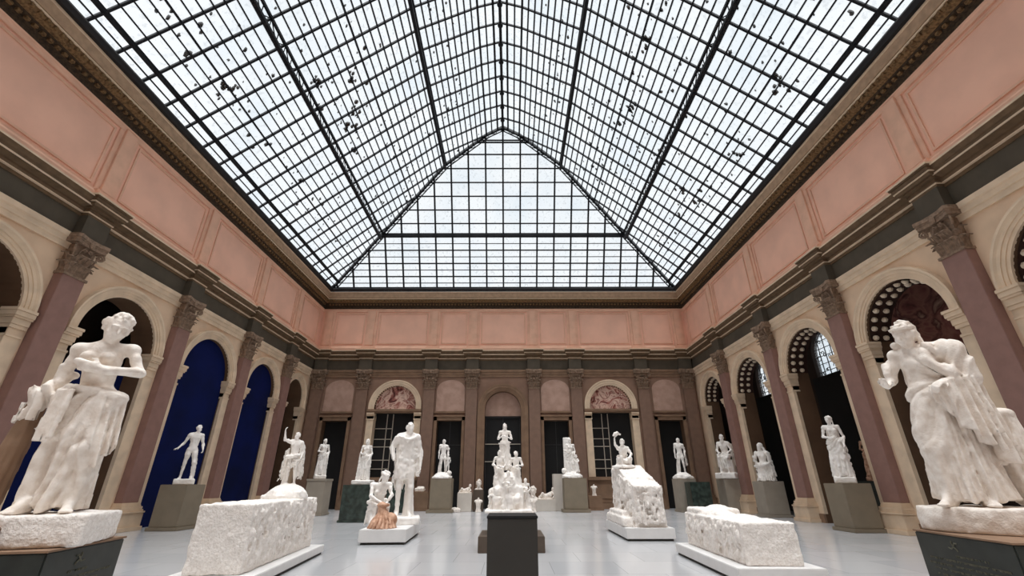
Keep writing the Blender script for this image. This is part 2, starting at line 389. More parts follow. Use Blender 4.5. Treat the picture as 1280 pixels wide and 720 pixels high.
PW, PP = .385, .3        # half width and projection of the shaft
def make_pilaster(label, loc, rot, group):
    """local frame: wall plane y = 0, projects towards -y, u = x"""
    t = thing('pilaster', label, 'pilaster', loc, rot, group)
    m = lambda u, z, p: (u, -p, z)
    b = MB()
    for w, z0, z1, p in ((.6, 0, .14, .56), (.55, .14, .58, .5), (.57, .58, .64, .53), (.53, .64, .7, .47), (.5, .7, .8, .44), (.46, .8, .86, .39), (.43, .86, .93, .36)):
        b.box((-w, z0, 0), (w, z1, p), m)
    b.build('base', 'stone', t, bevel=.012)
    b = MB(); b.box((-PW, .93, 0), (PW, 7.65, PP), m); b.build('shaft', 'mauve', t, bevel=.012)
    c = MB()
    c.box((-PW - .03, 7.62, 0), (PW + .03, 7.7, PP + .04), m)
    c.box((-PW + .03, 7.7, 0), (PW - .03, 8.72, PP - .02), m)
    for k in range(4): leaf(c, -.29 + .193 * k, 7.7, .2, .46, .14, PP - .02, .1, m)
    for k in range(3): leaf(c, -.2 + .2 * k, 7.82, .2, .66, .2, PP - .02, .12, m)
    for sgn in (-1, 1):
        ms = lambda u, z, p, sgn=sgn: (sgn * p, -u, z)
        for u0 in (.08, .24): leaf(c, u0, 7.7, .18, .46, .12, PW - .04, .09, ms)
        leaf(c, .17, 7.82, .2, .66, .16, PW - .04, .1, ms)
        # corner leaf and volute
        q = .7071
        md = lambda u, z, p, sgn=sgn: (sgn * (PW - .05) + sgn * p * q - u * q * sgn, -(PP - .03) - p * q - u * q, z)
        leaf(c, 0, 7.75, .2, .62, .16, -.02, .1, md)
        pts = []
        for i in range(15):
            a = i / 14 * 3.6 * PI; r = .13 * (1 - i / 17)
            pts.append(md(0, 8.58 + r * math.cos(a) - .03, .17 + r * math.sin(a)))
        c.tube([md(0, 8.15, .02), md(0, 8.45, .1)] + pts, .03, 5)
        pts = []
        for i in range(11):
            a = i / 10 * 2.6 * PI; r = .08 * (1 - i / 14)
            pts.append(m(sgn * (.1 - r * math.sin(a) * 1.), 8.58 + r * math.cos(a), PP + .07))
        c.tube([m(sgn * .24, 8.2, PP + .02), m(sgn * .2, 8.5, PP + .05)] + pts, .022, 5)
    # abacus with hollowed front and a flower in the middle
    prof = [(-.56, .0), (-.56, PP + .12), (-.5, PP + .2), (-.25, PP + .12), (0, PP + .1), (.25, PP + .12), (.5, PP + .2), (.56, PP + .12), (.56, 0)]
    for z0, z1, g in ((8.7, 8.8, 0), (8.8, 8.86, .02), (8.86, 8.98, .05)):
        n = len(prof); pp = [(u * (1 + g), p + g if p else 0) for u, p in prof]
        c.add([m(u, z0, p) for u, p in pp] + [m(u, z1, p) for u, p in pp],
              [tuple(range(n)), tuple(range(2 * n - 1, n - 1, -1))] + [(i, (i + 1) % n, n + (i + 1) % n, n + i) for i in range(n)])
    c.ell(m(0, 8.8, PP + .14), (.09, .06, .11))
    c.build('capital', 'capital', t)
    # the entablature breaks forward over the pilaster
    e = MB()
    for z0, z1, p, w in ((8.98, 9.02, .38, .47), (9.02, 9.72, .34, .44)): e.box((-w, z0, 0), (w, z1, p), m)
    e.build('frieze_block', 'frieze', t)
    e = MB()
    for z0, z1, p, w in ((9.72, 9.84, .33, .46), (9.84, 9.96, .38, .5), (9.96, 10.03, .5, .58), (10.03, 10.18, .58, .64), (10.18, 10.3, .64, .68), (10.3, 10.4, .68, .72)):
        e.box((-w, z0, 0), (w, z1, p), m)
    e.build('cornice_block', 'cornice', t, bevel=.01)
    e = MB()
    for z0, z1, p, w in ((9.8, 9.845, .36, .49), (10.14, 10.185, .61, .67), (10.36, 10.41, .71, .75)): e.box((-w, z0, 0), (w, z1, p), m)
    e.build('fillets', 'stone', t)
    e = MB()
    e.box((-.5, 10.4, 0), (.5, 10.66, .4), m); e.box((-.46, 10.66, 0), (.46, 10.8, .26), m)
    e.box((-.42, 10.8, 0), (.42, 13.6, .06), m); e.box((-.24, 10.8, .06), (.24, 13.6, .14), m)
    e.box((-.28, 10.86, .06), (.28, 10.98, .17), m)
    e.build('attic_strip', 'pinktrim', t, bevel=.01)
    return t

GP = 'engaged pilasters round the court'
ordn = ['nearest the camera', 'second from the camera', 'third from the camera', 'fourth from the camera']
P0 = None
LY = [12.8, 18.0, 23.0, 27.6]; RY = [11.3, 16.5, 21.5, 26.7]
lab_l = ['mauve pilaster on the left wall just before the tall half draped statue', 'mauve pilaster on the left wall between the tall half draped statue and the blue arches',
         'mauve pilaster on the left wall between the two tall blue panels', 'mauve pilaster on the left wall between the farther blue panel and the last dark arch']
lab_r = ['mauve pilaster on the right wall rising above the tall robed statue, nearest the camera', 'mauve pilaster on the right wall between the robed statue and the olive pedestal',
         'mauve pilaster on the right wall left of the nearer leaded window', 'mauve pilaster on the right wall left of the farther leaded window']
for i, y in enumerate(LY):
    if P0 is None: P0 = make_pilaster(lab_l[0], (-W, y, 0), PI / 2, GP)
    else: dup(P0, (-W, y, 0), PI / 2, lab_l[i])
for i, y in enumerate(RY): dup(P0, (W, y, 0), -PI / 2, lab_r[i])
BX = [-13.14, -9.92, -5.18, -2.2, 2.2, 5.18, 9.92, 13.14]
lab_b = ['brown pilaster on the back wall in the left corner of the court', 'brown pilaster on the back wall between the left corner doorway and the left frescoed arch',
         'brown pilaster on the back wall right of the left frescoed arch', 'brown pilaster on the back wall directly left of the central doorway',
         'brown pilaster on the back wall directly right of the central doorway', 'brown pilaster on the back wall left of the right frescoed arch',
         'brown pilaster on the back wall between the right frescoed arch and the right corner doorway', 'brown pilaster on the back wall in the right corner of the court']
bshaft = None
for i, x in enumerate(BX):
    q = dup(P0, (x, D, 0), 0, lab_b[i])
    for ch in q.children:
        nm = ch.name.split('.')[0]
        if nm in ('shaft', 'base'):
            if i == 0: ch.data = ch.data.copy(); ch.data.materials[0] = M['dimshaft' if nm == 'shaft' else 'pier']; M['_' + nm] = ch.data  # back shafts and bases take darker colours for the weaker light there
            else: ch.data = M['_' + nm]

# attic panels: thin moulded frames on the pink storey
def panel_frame(m, u0, u1, name_parent):
    mb = MB(); w, p = .08, .045; z0, z1 = 10.98, 13.4
    for a, b, c, d in ((u0, z0, u1, z0 + w), (u0, z1 - w, u1, z1), (u0, z0 + w, u0 + w, z1 - w), (u1 - w, z0 + w, u1, z1 - w)):
        mb.box((a, b, 0), (c, d, p), m)
    mb.build('panel_moulding', 'pinktrim', name_parent)
ob = bpy.data.objects
for m, ys, w in ((mL, [7.7] + LY + [31.4], 'wall_left'), (mR, [6.1] + RY + [31.4], 'wall_right'), (mB, BX, 'wall_back')):
    for a, b in zip(ys, ys[1:]): panel_frame(m, a + .54, b - .54, ob[w])

# ------------------------------------------------------------------ archways on the side walls
def make_arch(m, c, R, label, group, sgn, rosettes):
    S = APEX - R
    org = Vector(m(c, 0, 0))
    t = thing('archway', label, 'arch', org, 0, group)
    loc = lambda u, z, p: tuple(Vector(m(u, z, p)) - org)
    b = MB()
    arc_sweep(b, loc, c, S, [(R, -.02), (R, .07), (R + .1, .07), (R + .1, .1), (R + .2, .1), (R + .2, .13), (R + .28, .14), (R + .33, .19), (R + .4, .19), (R + .4, -.02)], z0=6.25)
    b.build('archivolt', 'stone', t)
    for s in (-1, 1):
        b = MB(); e = c + s * R
        for z0, z1, p, w in ((5.42, 5.5, .07, .03), (5.5, 5.68, .03, .0), (5.68, 5.78, .09, .05), (5.78, 5.96, .12, .07), (5.96, 6.02, .17, .1), (6.02, 6.16, .2, .13), (6.16, 6.25, .23, .15)):
            lo, hi = sorted((e + s * .44, e - s * w)); b.box((lo, z0, -.3), (hi, z1, p), loc)
        b.build('impost', 'stone', t, bevel=.008)
        b = MB(); lo, hi = sorted((e + s * .44, e - s * .02)); b.box((lo, .34, -.1), (hi, 5.42, .04), loc)
        b.build('pier', 'stone', t)
    if rosettes:
        b = MB()
        pts = [(c - (R - .03) * math.cos(a), S + (R - .03) * math.sin(a)) for a in np.linspace(0.02, PI - .02, 31)]
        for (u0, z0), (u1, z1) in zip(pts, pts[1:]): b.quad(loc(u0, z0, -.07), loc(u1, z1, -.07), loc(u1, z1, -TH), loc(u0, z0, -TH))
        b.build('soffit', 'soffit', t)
        for k in range(15):
            a = .1 + (PI - .2) * k / 14
            for p in (-.24, -.62):
                r = R - .05; q = loc(c - r * math.cos(a), S + r * math.sin(a), p)
                if 'rosette_mesh' not in M:
                    b = MB(); b.ell((0, 0, 0), (.115, .1, .1), 7, 4); b.ell((.08, 0, 0), (.04, .04, .04), 5, 3); M['rosette_mesh'] = b.mesh('rosette'); M['rosette_mesh'].materials.append(M['rosette'])
                ro = bpy.data.objects.new('rosette', M['rosette_mesh']); C.objects.link(ro); ro.location = q; ro.parent = t
    return t
GA = 'arcade arches of the side walls'
la = ['cream moulded arch at the left edge of the photo, before the first pilaster', 'cream moulded arch behind the tall half draped statue on the left',
      'cream moulded arch framing the nearer navy blue panel', 'cream moulded arch framing the farther navy blue panel', 'narrow dark arch at the back end of the left wall']
ra = ['cream moulded arch at the right edge of the photo, nearest the camera', 'cream moulded arch with dotted soffit above the tall robed statue on the right',
      'cream moulded arch with dotted soffit round the nearer leaded window', 'cream moulded arch with dotted soffit round the farther leaded window', 'dotted soffit arch at the back end of the right wall']
for (c, R), l in zip(LB, la): make_arch(mL, c, R, l, GA, 1, False)
for (c, R), l in zip(RB, ra): make_arch(mR, c, R, l, GA, -1, True)

# navy boards in the left arches
def board(c, R, p, z1, label, arched=True):
    mb = MB()
    if arched: fill_arch(mb, mL, c, R - .01, APEX - R, 0, p, .05)
    else: mb.box((c - R, 0, p - .05), (c + R, z1, p), mL)
    return tag(mb.build('exhibition_panel', 'blue'), label, 'panel', 'navy exhibition panels')
board(20.5, 1.65, -.16, 0, 'navy blue round-headed panel closing the arch behind the walking nude statue')
board(25.3, 1.45, -.16, 0, 'navy blue round-headed panel closing the arch behind the left rough marble block')
board(15.4, 1.64, -.75, 5.4, 'navy blue square-topped panel in the arch behind the tall half draped statue', False)

# lunette and windows of the right passage
mb = MB(); fill_arch(mb, mO, 16.9, 2.1, 7.3, 6.0, .06, .06)
tag(mb.build('lunette_fresco', 'redmarble'), 'red brown mottled lunette seen through the arch above the robed statue', 'fresco')
wn = 0
for c, R in RW:
    if not R: continue
    wn += 1
    mb = MB(); fill_arch(mb, mO, c, R, 7.8, 6.7, -.2, .02)
    g = struct(mb.build('window_%d' % wn, 'glass'))
    mb = MB(); random.seed(wn)
    for i in range(1, 6): mb.box((c - R + i * R / 3 - .015, 6.7, -.19), (c - R + i * R / 3 + .015, 7.8 + math.sqrt(max(0, R * R - (-R + i * R / 3) ** 2)), -.15), mO)
    z = 6.95
    while z < 9.05:
        w = R if z < 7.8 else math.sqrt(max(0, R * R - (z - 7.8) ** 2))
        mb.box((c - w, z - .012, -.19), (c + w, z + .012, -.15), mO)
        z += .4
    for k in range(34):   # leaded scroll pattern
        u = c + random.uniform(-R, R) * .9; z = random.uniform(6.8, 8.9)
        if z > 7.8 and (u - c) ** 2 + (z - 7.8) ** 2 > R * R * .8: continue
        r = random.uniform(.07, .14)
        mb.tube([mO(u + r * math.cos(a), z + r * math.sin(a), -.17) for a in np.linspace(0, random.choice((3, 4.5, 6.2)), 9)], .02, 4)
    mb.build('leading', 'lead', g)
    mb = MB(); mb.box((c - R - .3, 0, .05), (c + R + .3, 6.68, .12), mO)
    tag(mb.build('passage_hoarding', 'black'), 'black hoarding in the right passage under the %s leaded window' % ('nearer' if c < 25 else 'farther'), 'hoarding', 'black hoardings under the passage windows')

# ------------------------------------------------------------------ back wall: doors, windows, panels
dn = 0
db = ['left corner', 'left of centre', 'right of centre', 'right corner']
for c in (-11.58, -3.69, 3.69, 11.58):
    dn += 1
    mb = MB()
    for lo, hi in (((c - 1.07, 0, 0), (c - .865, 5.74, .1)), ((c + .865, 0, 0), (c + 1.07, 5.74, .1)), ((c - 1.07, 5.5, 0), (c + 1.07, 5.74, .1)), ((c - 1.1, 5.74, 0), (c + 1.1, 5.84, .16))):
        mb.box(lo, hi, mB)
    d = struct(mb.build('door_%d' % dn, 'pier'))
    mb = MB(); mb.box((c - .86, 0, -.62), (c + .86, 5.5, -.56), mB)
    mb.build('door_leaf', 'black', d)
    if abs(c) < 5:
        mb = MB(); mb.box((c - .86, 3.92, -.56), (c + .86, 3.96, -.53), mB); mb.box((c - .02, 0, -.56), (c + .02, 5.5, -.54), mB); mb.build('glazing_bar', 'lead', d)
    # relief panel above the door
    mb = MB()
    wv = 1.0; pts = [(c - wv, 6.12), (c + wv, 6.12), (c + wv, 7.6)] + [(c + wv * math.cos(a), 7.6 + .7 * math.sin(a)) for a in np.linspace(.2, PI - .2, 12)] + [(c - wv, 7.6)]
    n = len(pts)
    mb.add([mB(u, z, .0) for u, z in pts] + [mB(u, z, .03) for u, z in pts], [tuple(range(n)), tuple(range(2 * n - 1, n - 1, -1))] + [(i, (i + 1) % n, n + (i + 1) % n, n + i) for i in range(n)])
    tag(mb.build('wall_panel', 'panel'), 'pale round-shouldered plaster panel above the %s doorway of the back wall' % db[dn - 1], 'panel', 'plaster panels over the back doors')
    mb = MB(); mb.box((c - 1.1, 6.0, 0), (c + 1.1, 6.1, .12), mB); mb.build('shelf_moulding', 'pier', ob['wall_back'])
# central arch
mb = MB(); arc_sweep(mb, mB, 0, 6.24, [(1.26, -.05), (1.26, .05), (1.36, .05), (1.36, .1), (1.5, .1), (1.5, .15), (1.62, .16), (1.7, .2), (1.76, .2), (1.76, -.02)], z0=0)
d = struct(mb.build('door_5', 'pier'))
mb = MB(); fill_arch(mb, mB, 0, 1.26, 6.24, 5.84, -.5, .1); mb.build('tympanum', 'panel', d)
mb = MB(); mb.box((-1.26, 5.7, -.6), (1.26, 5.84, -.46), mB); mb.box((-1.26, 0, -.62), (1.26, 5.7, -.56), mB); mb.build('door_leaf', 'black', d)
mb = MB()
for z in (2.84, 3.96): mb.box((-1.22, z, -.56), (1.22, z + .05, -.5), mB)
mb.build('push_bar', 'white_bar', d)
mb = MB()
for u in (-.02, -1.2, 1.16): mb.box((u, 0, -.56), (u + .04, 5.7, -.53), mB)
mb.build('stile', 'lead', d)
# arched windows with frescoes
for k, (c, side) in enumerate(((-7.55, 'left'), (7.55, 'right'))):
    mb = MB(); fill_arch(mb, mB, c, 1.45, 6.45, 6.2, -.3, .1)
    tag(mb.build('lunette_fresco', 'mural'), 'red and cream figured lunette in the %s arch of the back wall' % side, 'fresco', 'lunettes of the back wall')
    org = Vector((c, D, 0))
    t = thing('archway', 'brown moulded arch over the %s back window, round a red fresco' % side, 'arch', org, 0, 'window arches of the back wall')
    loc = lambda u, z, p: tuple(Vector(mB(u, z, p)) - org)
    b = MB(); arc_sweep(b, loc, c, 6.45, [(1.45, -.28), (1.45, .04), (1.55, .07), (1.62, .1), (1.7, .1), (1.76, .14), (1.84, .14), (1.84, -.02)], z0=6.25); b.build('archivolt', 'stone', t)
    b = MB(); b.box((c - 1.9, 6.02, -.3), (c + 1.9, 6.1, .14), loc); b.box((c - 1.9, 6.1, -.3), (c + 1.9, 6.25, .2), loc); b.build('lintel', 'pier', t, bevel=.01)
    for s in (-1, 1):
        b = MB(); lo, hi = sorted((c + s * 1.86, c + s * 1.4)); b.box((lo, 1.9, -.6), (hi, 5.8, .06), loc)
        for z0, z1, p in ((5.55, 5.62, .1), (5.62, 5.85, .06), (5.85, 5.94, .13), (5.94, 6.02, .18)): b.box((lo - .03, z0, -.5), (hi + .03, z1, p), loc)
        b.build('pier', 'stone', t)
    b = MB(); b.box((c - 1.95, 1.7, -.6), (c + 1.95, 1.9, .22), loc); b.box((c - 1.9, .34, 0), (c + 1.9, 1.7, .06), loc); b.box((c - 1.6, .6, .06), (c + 1.6, 1.5, .1), loc); b.box((c - 1.95, 0, 0), (c + 1.95, .34, .16), loc); b.build('sill', 'pier', t, bevel=.01)
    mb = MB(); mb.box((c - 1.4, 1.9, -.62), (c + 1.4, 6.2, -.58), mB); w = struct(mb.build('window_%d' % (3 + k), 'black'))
    mb = MB()
    for u in (-.62, -.2): mb.box((c + u, 1.9, -.58), (c + u + .05, 6.0, -.52), mB)
    for z in (2.4, 2.95, 3.8, 4.3, 5.0): mb.box((c - 1.4, z, -.58), (c - .2, z + .05, -.53), mB)
    mb.build('mullions', 'white_bar', w)
# ------------------------------------------------------------------ sculpture: distance fields carved into one continuous surface
V3 = lambda *a: np.array(a, dtype=np.float64)
def nz(v): v = np.asarray(v, float); return v / np.linalg.norm(v)
class Carve:
    def __init__(s, lo, hi, h):
        s.lo = np.array(lo, float); s.h = h
        s.n = np.ceil((np.array(hi, float) - s.lo) / h).astype(int) + 1
        s.D = np.full(s.n, 1., np.float32)
    def win(s, lo, hi):
        i0 = np.clip(np.floor((np.asarray(lo) - s.lo) / s.h).astype(int), 0, s.n - 1)
        i1 = np.clip(np.ceil((np.asarray(hi) - s.lo) / s.h).astype(int) + 1, i0 + 1, s.n)
        ax = [(s.lo[k] + s.h * np.arange(i0[k], i1[k])).astype(np.float32) for k in range(3)]
        return tuple(slice(a, b) for a, b in zip(i0, i1)), ax[0][:, None, None], ax[1][None, :, None], ax[2][None, None, :]
    def put(s, fn, lo, hi, k=.02, cut=False):
        m = k + 2.5 * s.h
        sl, X, Y, Z = s.win(np.asarray(lo) - m, np.asarray(hi) + m)
        d = fn(X, Y, Z).astype(np.float32); A = s.D[sl]
        if cut:
            d = -d; hh = np.maximum(k - np.abs(A - d), 0) / k; A[...] = np.maximum(A, d) + hh * hh * k * .25
        else:
            hh = np.maximum(k - np.abs(A - d), 0) / k; A[...] = np.minimum(A, d) - hh * hh * k * .25
    def cone(s, a, b, ra, rb, k=.02, cut=False):
        a = np.asarray(a, float); b = np.asarray(b, float); v = b - a; L2 = max(1e-9, v @ v)
        def fn(X, Y, Z):
            t = np.clip(((X - a[0]) * v[0] + (Y - a[1]) * v[1] + (Z - a[2]) * v[2]) / L2, 0, 1)
            return np.sqrt((X - a[0] - t * v[0]) ** 2 + (Y - a[1] - t * v[1]) ** 2 + (Z - a[2] - t * v[2]) ** 2) - (ra + (rb - ra) * t)
        r = max(ra, rb); s.put(fn, np.minimum(a, b) - r, np.maximum(a, b) + r, k, cut)
    def chain(s, pts, rad, k=.02):
        for i in range(len(pts) - 1):
            ra, rb = (rad[i], rad[i + 1]) if isinstance(rad, (list, tuple)) else (rad, rad)
            s.cone(pts[i], pts[i + 1], ra, rb, k)
    def ell(s, c, r, B=None, k=.02, cut=False):
        c = np.asarray(c, float); r = np.asarray(r, float)
        B = np.eye(3) if B is None else np.asarray(B, float)
        def fn(X, Y, Z):
            x, y, z = X - c[0], Y - c[1], Z - c[2]
            q = [B[i][0] * x + B[i][1] * y + B[i][2] * z for i in range(3)]
            k0 = np.sqrt(sum((q[i] / r[i]) ** 2 for i in range(3))); k1 = np.sqrt(sum((q[i] / r[i] ** 2) ** 2 for i in range(3)))
            return k0 * (k0 - 1) / np.maximum(k1, 1e-6)
        m = r.max(); s.put(fn, c - m, c + m, k, cut)
    def box(s, c, r, rnd=.02, k=.02, rot=0., cut=False):
        c = np.asarray(c, float); r = np.asarray(r, float) - rnd; ca, sa = math.cos(rot), math.sin(rot)
        def fn(X, Y, Z):
            x, y = (X - c[0]) * ca + (Y - c[1]) * sa, -(X - c[0]) * sa + (Y - c[1]) * ca
            q = [np.abs(x) - r[0], np.abs(y) - r[1], np.abs(Z - c[2]) - r[2] + 0 * x]
            o = np.sqrt(sum(np.maximum(t, 0) ** 2 for t in q)); i = np.minimum(np.maximum(np.maximum(q[0], q[1]), q[2]), 0)
            return o + i - rnd
        m = np.array([np.hypot(r[0], r[1])] * 2 + [r[2]]) + rnd; s.put(fn, c - m, c + m, k, cut)
    def noise(s, amp, scale, seed=0):
        rng = np.random.default_rng(seed)
        g = np.ceil(s.n * s.h / scale).astype(int) + 2
        R = rng.uniform(-1, 1, g).astype(np.float32)
        def ix(k):
            t = np.arange(s.n[k]) * s.h / scale; i = t.astype(int); f = (t - i).astype(np.float32); f = f * f * (3 - 2 * f); return i, f
        for k in range(3):
            i, f = ix(k); sh = [1, 1, 1]; sh[k] = -1; f = f.reshape(sh)
            R = np.take(R, i, k) * (1 - f) + np.take(R, i + 1, k) * f
        s.D += amp * R
    def floor(s, z):
        Z = (s.lo[2] + s.h * np.arange(s.n[2])).astype(np.float32)[None, None, :]
        s.D = np.maximum(s.D, z - Z)
    # ---- anatomy ----
    def head(s, c, f, up=(0, 0, 1), hair='curly', beard=False, seed=0, R=1.):
        c = np.asarray(c, float); f = nz(f); r = nz(np.cross(f, up)); u = np.cross(r, f); B = [r, f, u]
        P = lambda a, b, d: c + (a * r + b * f + d * u) * R
        s.ell(P(0, -.008, .02), V3(.074, .094, .092) * R, B, .02)
        s.ell(P(0, .03, -.045), V3(.056, .06, .068) * R, B, .03)
        s.ell(P(0, .066, -.094), V3(.022, .018, .018) * R, B, .02)
        for q in (-1, 1):
            s.ell(P(q * .03, .09, .006), V3(.019, .014, .012) * R, B, .008, True)
            s.ell(P(q * .03, .079, .006), V3(.015, .012, .011) * R, B, .004)
            s.cone(P(q * .014, .09, .026), P(q * .048, .078, .022), .008 * R, .007 * R, .01)
            s.ell(P(q * .04, .066, -.036), V3(.018, .018, .02) * R, B, .02)
            s.ell(P(q * .074, -.005, -.012), V3(.01, .02, .03) * R, B, .008)
        s.cone(P(0, .088, .018), P(0, .112, -.026), .009 * R, .014 * R, .01)
        s.cone(P(-.02, .088, -.056), P(.02, .088, -.056), .008 * R, .008 * R, .008)
        s.cone(P(-.016, .085, -.07), P(.016, .085, -.07), .009 * R, .009 * R, .008)
        s.cone(P(-.022, .097, -.063), P(.022, .097, -.063), .004 * R, .004 * R, .004, True)
        rng = np.random.default_rng(seed)
        if hair in ('curly', 'bun', 'band'):
            nb = 90
            for i in range(nb):
                d = rng.normal(size=3); d /= np.linalg.norm(d)
                if d[2] < -.45 or (d[1] > .25 and d[2] < .55 - .1 * (abs(d[0]) > .5)): continue
                q = P(d[0] * .078, d[1] * .098 - .008, d[2] * .097 + .024)
                rr = rng.uniform(.014, .024) * R
                s.ell(q, (rr, rr, rr), None, .008)
            if hair == 'bun':
                s.ell(P(0, -.12, .02), V3(.04, .045, .04) * R, B, .015)
                for q in (-1, 1): s.chain([P(q * .06, -.05, -.03), P(q * .07, -.03, -.1), P(q * .085, .0, -.16)], [.02 * R, .018 * R, .014 * R], .01)
            if hair == 'band':
                for i in range(14):
                    a = 2 * PI * i / 14; b2 = 2 * PI * (i + 1) / 14
                    s.cone(P(.08 * math.sin(a), .1 * math.cos(a) - .008, .055 + .02 * math.cos(a)), P(.08 * math.sin(b2), .1 * math.cos(b2) - .008, .055 + .02 * math.cos(b2)), .013 * R, .013 * R, .006)
        elif hair == 'veil':
            s.ell(P(0, -.02, .035), V3(.095, .11, .1) * R, B, .02)
            for q in (-1, 1): s.chain([P(q * .085, -.01, .03), P(q * .1, -.03, -.08), P(q * .13, -.04, -.2)], [.025 * R, .035 * R, .045 * R], .02)
        if beard:
            for i in range(30):
                q = P(rng.uniform(-.05, .05), rng.uniform(.04, .09), rng.uniform(-.15, -.07)); s.ell(q, V3(1, 1, 1.4) * rng.uniform(.014, .02) * R, None, .008)
    def hand(s, wr, d, pn, side, curl=.5, fr=.0095):
        """d: pointing direction, pn: palm normal, side: +1 thumb towards +across"""
        wr = np.asarray(wr, float); d = nz(d); pn = nz(np.asarray(pn) - d * (np.asarray(pn) @ d)); ac = np.cross(d, pn) * side
        s.ell(wr + d * .045, (.04, .056, .019), [ac, d, pn], .018)
        for i, (o, L) in enumerate(((.03, .078), (.01, .088), (-.01, .083), (-.029, .066))):
            b = wr + d * .085 + ac * o; a1 = curl * .6; a2 = curl * 1.5; a3 = curl * 2.2
            p1 = b + (d * math.cos(a1) + pn * math.sin(a1)) * L * .45
            p2 = p1 + (d * math.cos(a2) + pn * math.sin(a2)) * L * .33; p3 = p2 + (d * math.cos(a3) + pn * math.sin(a3)) * L * .25
            s.chain([b, p1, p2, p3], [fr * 1.1, fr, fr * .95, fr * .85], .005)
        t0 = wr + d * .025 + ac * .032; t1 = t0 + (d * .6 + ac * .7 + pn * .25) * .045; t2 = t1 + (d * .9 + ac * .1 + pn * .4) * .035
        s.chain([t0, t1, t2], [fr * 1.3, fr * 1.15, fr], .01)
    def foot(s, an, d):
        an = np.asarray(an, float); d = nz(d); r = np.cross(d, (0, 0, 1)); z = -an[2]
        he = an + V3(0, 0, z + .03) - d * .035
        s.cone(an, he, .036, .03, .02)
        s.cone(an + V3(0, 0, -.015), an + d * .13 + V3(0, 0, z + .025), .036, .026, .02)
        s.cone(he, an + d * .12 + V3(0, 0, z + .02), .028, .03, .02)
        for i, o in enumerate((-.032, -.015, .001, .016, .03)):
            b = an + d * .135 + r * o + V3(0, 0, z + .018); s.cone(b, b + d * (.05 - .004 * i), .013, .011, .006)
    def body(s, J, fem=False, arms=True, legs=True):
        g = lambda k: np.asarray(J[k], float)
        pe, wa, ch, ne = g('pelvis'), g('waist'), g('chest'), g('neck')
        ax = nz(ne - wa); lat = nz(g('shL') - g('shR')); lat = nz(lat - ax * (lat @ ax)); fr = np.cross(lat, ax) * 1.; B = [lat, np.cross(ax, lat), ax]
        if fr @ V3(0, -1, 0) < 0: fr = -fr
        hl = nz(g('hipL') - g('hipR'))
        s.ell(ch, (.155 if not fem else .135, .108, .18), B, .05)
        s.ell(wa, (.13 if not fem else .115, .092, .14), None, .05)
        s.ell(pe, (.15 if not fem else .158, .112, .12), None, .05)
        s.chain([g('shR'), ch + ax * .1, g('shL')], [.066, .09, .066] if not fem else [.056, .08, .056], .04)
        for q in (-1, 1):
            if fem: s.ell(ch + lat * q * .07 + fr * .095 + ax * .01, (.054, .05, .052), None, .02)
            else:
                s.ell(ch + lat * q * .072 + fr * .072 + ax * .035, (.07, .04, .055), B, .02)
                for z in (.0, -.06, -.12): s.ell(wa + lat * q * .035 + fr * .08 + ax * (z + .06), (.03, .018, .028), B, .012)
            s.ell(pe + hl * q * .07 - fr * .07 - V3(0, 0, .03), (.075, .07, .08), None, .03)
        s.chain([ne, g('head') - ax * .05], [.056 if not fem else .048, .05 if not fem else .044], .03)
        if not fem: s.chain([g('shR') + ax * .03, ne + ax * .04, g('shL') + ax * .03], [.045, .04, .045], .03)
        m = .86 if fem else 1.
        if arms:
            for q in 'RL':
                if 'el' + q not in J: continue
                a, b = g('sh' + q), g('el' + q)
                s.ell(a, (.064 * m,) * 3, None, .03); s.cone(a, b, .05 * m, .04 * m, .03)
                s.ell(a + (b - a) * .45 + fr * .012, V3(.046, .046, .075) * m, None, .02)
                if 'wr' + q in J:
                    w = g('wr' + q); s.cone(b, w, .042 * m, .027 * m, .025); s.ell(b + (w - b) * .25, V3(.045, .045, .045) * m, None, .02)
        if legs:
            for q in 'RL':
                a, b, c = g('hip' + q), g('kn' + q), g('an' + q)
                s.cone(a, b, .086, .056, .04); s.ell(a + (b - a) * .35 + fr * .02, (.085, .085, .14), None, .03)
                s.ell(b + fr * .02, (.05, .05, .055), None, .02); s.cone(b, c, .053, .035, .025)
                s.ell(b + (c - b) * .3 - fr * .022, (.048, .05, .1), None, .02)
    # ---- cloth ----
    def skirt(s, t, b, rt, rb, n, r0=.018, r1=.03, seed=0, k=.007, hem=.03, sway=.0):
        """pleated cloth from ellipse rt round t down to ellipse rb round b"""
        t = np.asarray(t, float); b = np.asarray(b, float); rng = np.random.default_rng(seed)
        ph = rng.uniform(0, 6.3, 4); A0, A1 = r0 * 1.5, r1 * 1.9
        def fn(X, Y, Z):
            q = np.clip((t[2] - Z) / (t[2] - b[2]), 0, 1)
            cx = t[0] + (b[0] - t[0]) * q; cy = t[1] + (b[1] - t[1]) * q
            rx = rt[0] + (rb[0] - rt[0]) * q; ry = rt[1] + (rb[1] - rt[1]) * q
            x, y = (X - cx) / rx, (Y - cy) / ry
            th = np.arctan2(y, x); rho = np.sqrt(x * x + y * y); rm = np.minimum(rx, ry)
            u = th + .22 * np.sin(2 * th + ph[0]) + .13 * np.sin(3 * th + ph[1] + 1.6 * q) + sway * q * 3 + .05 * np.sin(9 * q + ph[2] + th)
            w = np.abs(np.sin(u * n * .5)) ** .7
            w2 = np.abs(np.sin(u * n * .5 * 2.0 + ph[3]))
            A = A0 + (A1 - A0) * q
            d = ((rho - 1) * rm - A * (w - .45) - A * .18 * w2) * .62
            hm = b[2] + hem * .5 * np.sin(u * n * .5 + ph[3])
            return np.maximum(np.maximum(d, (hm - Z) * .8), Z - t[2])
        R = np.maximum(np.array([*rt, 0]), np.array([*rb, 0])) + V3(1, 1, 1) * A1
        s.put(fn, np.minimum(t, b) - R, np.maximum(t, b) + R, .012)
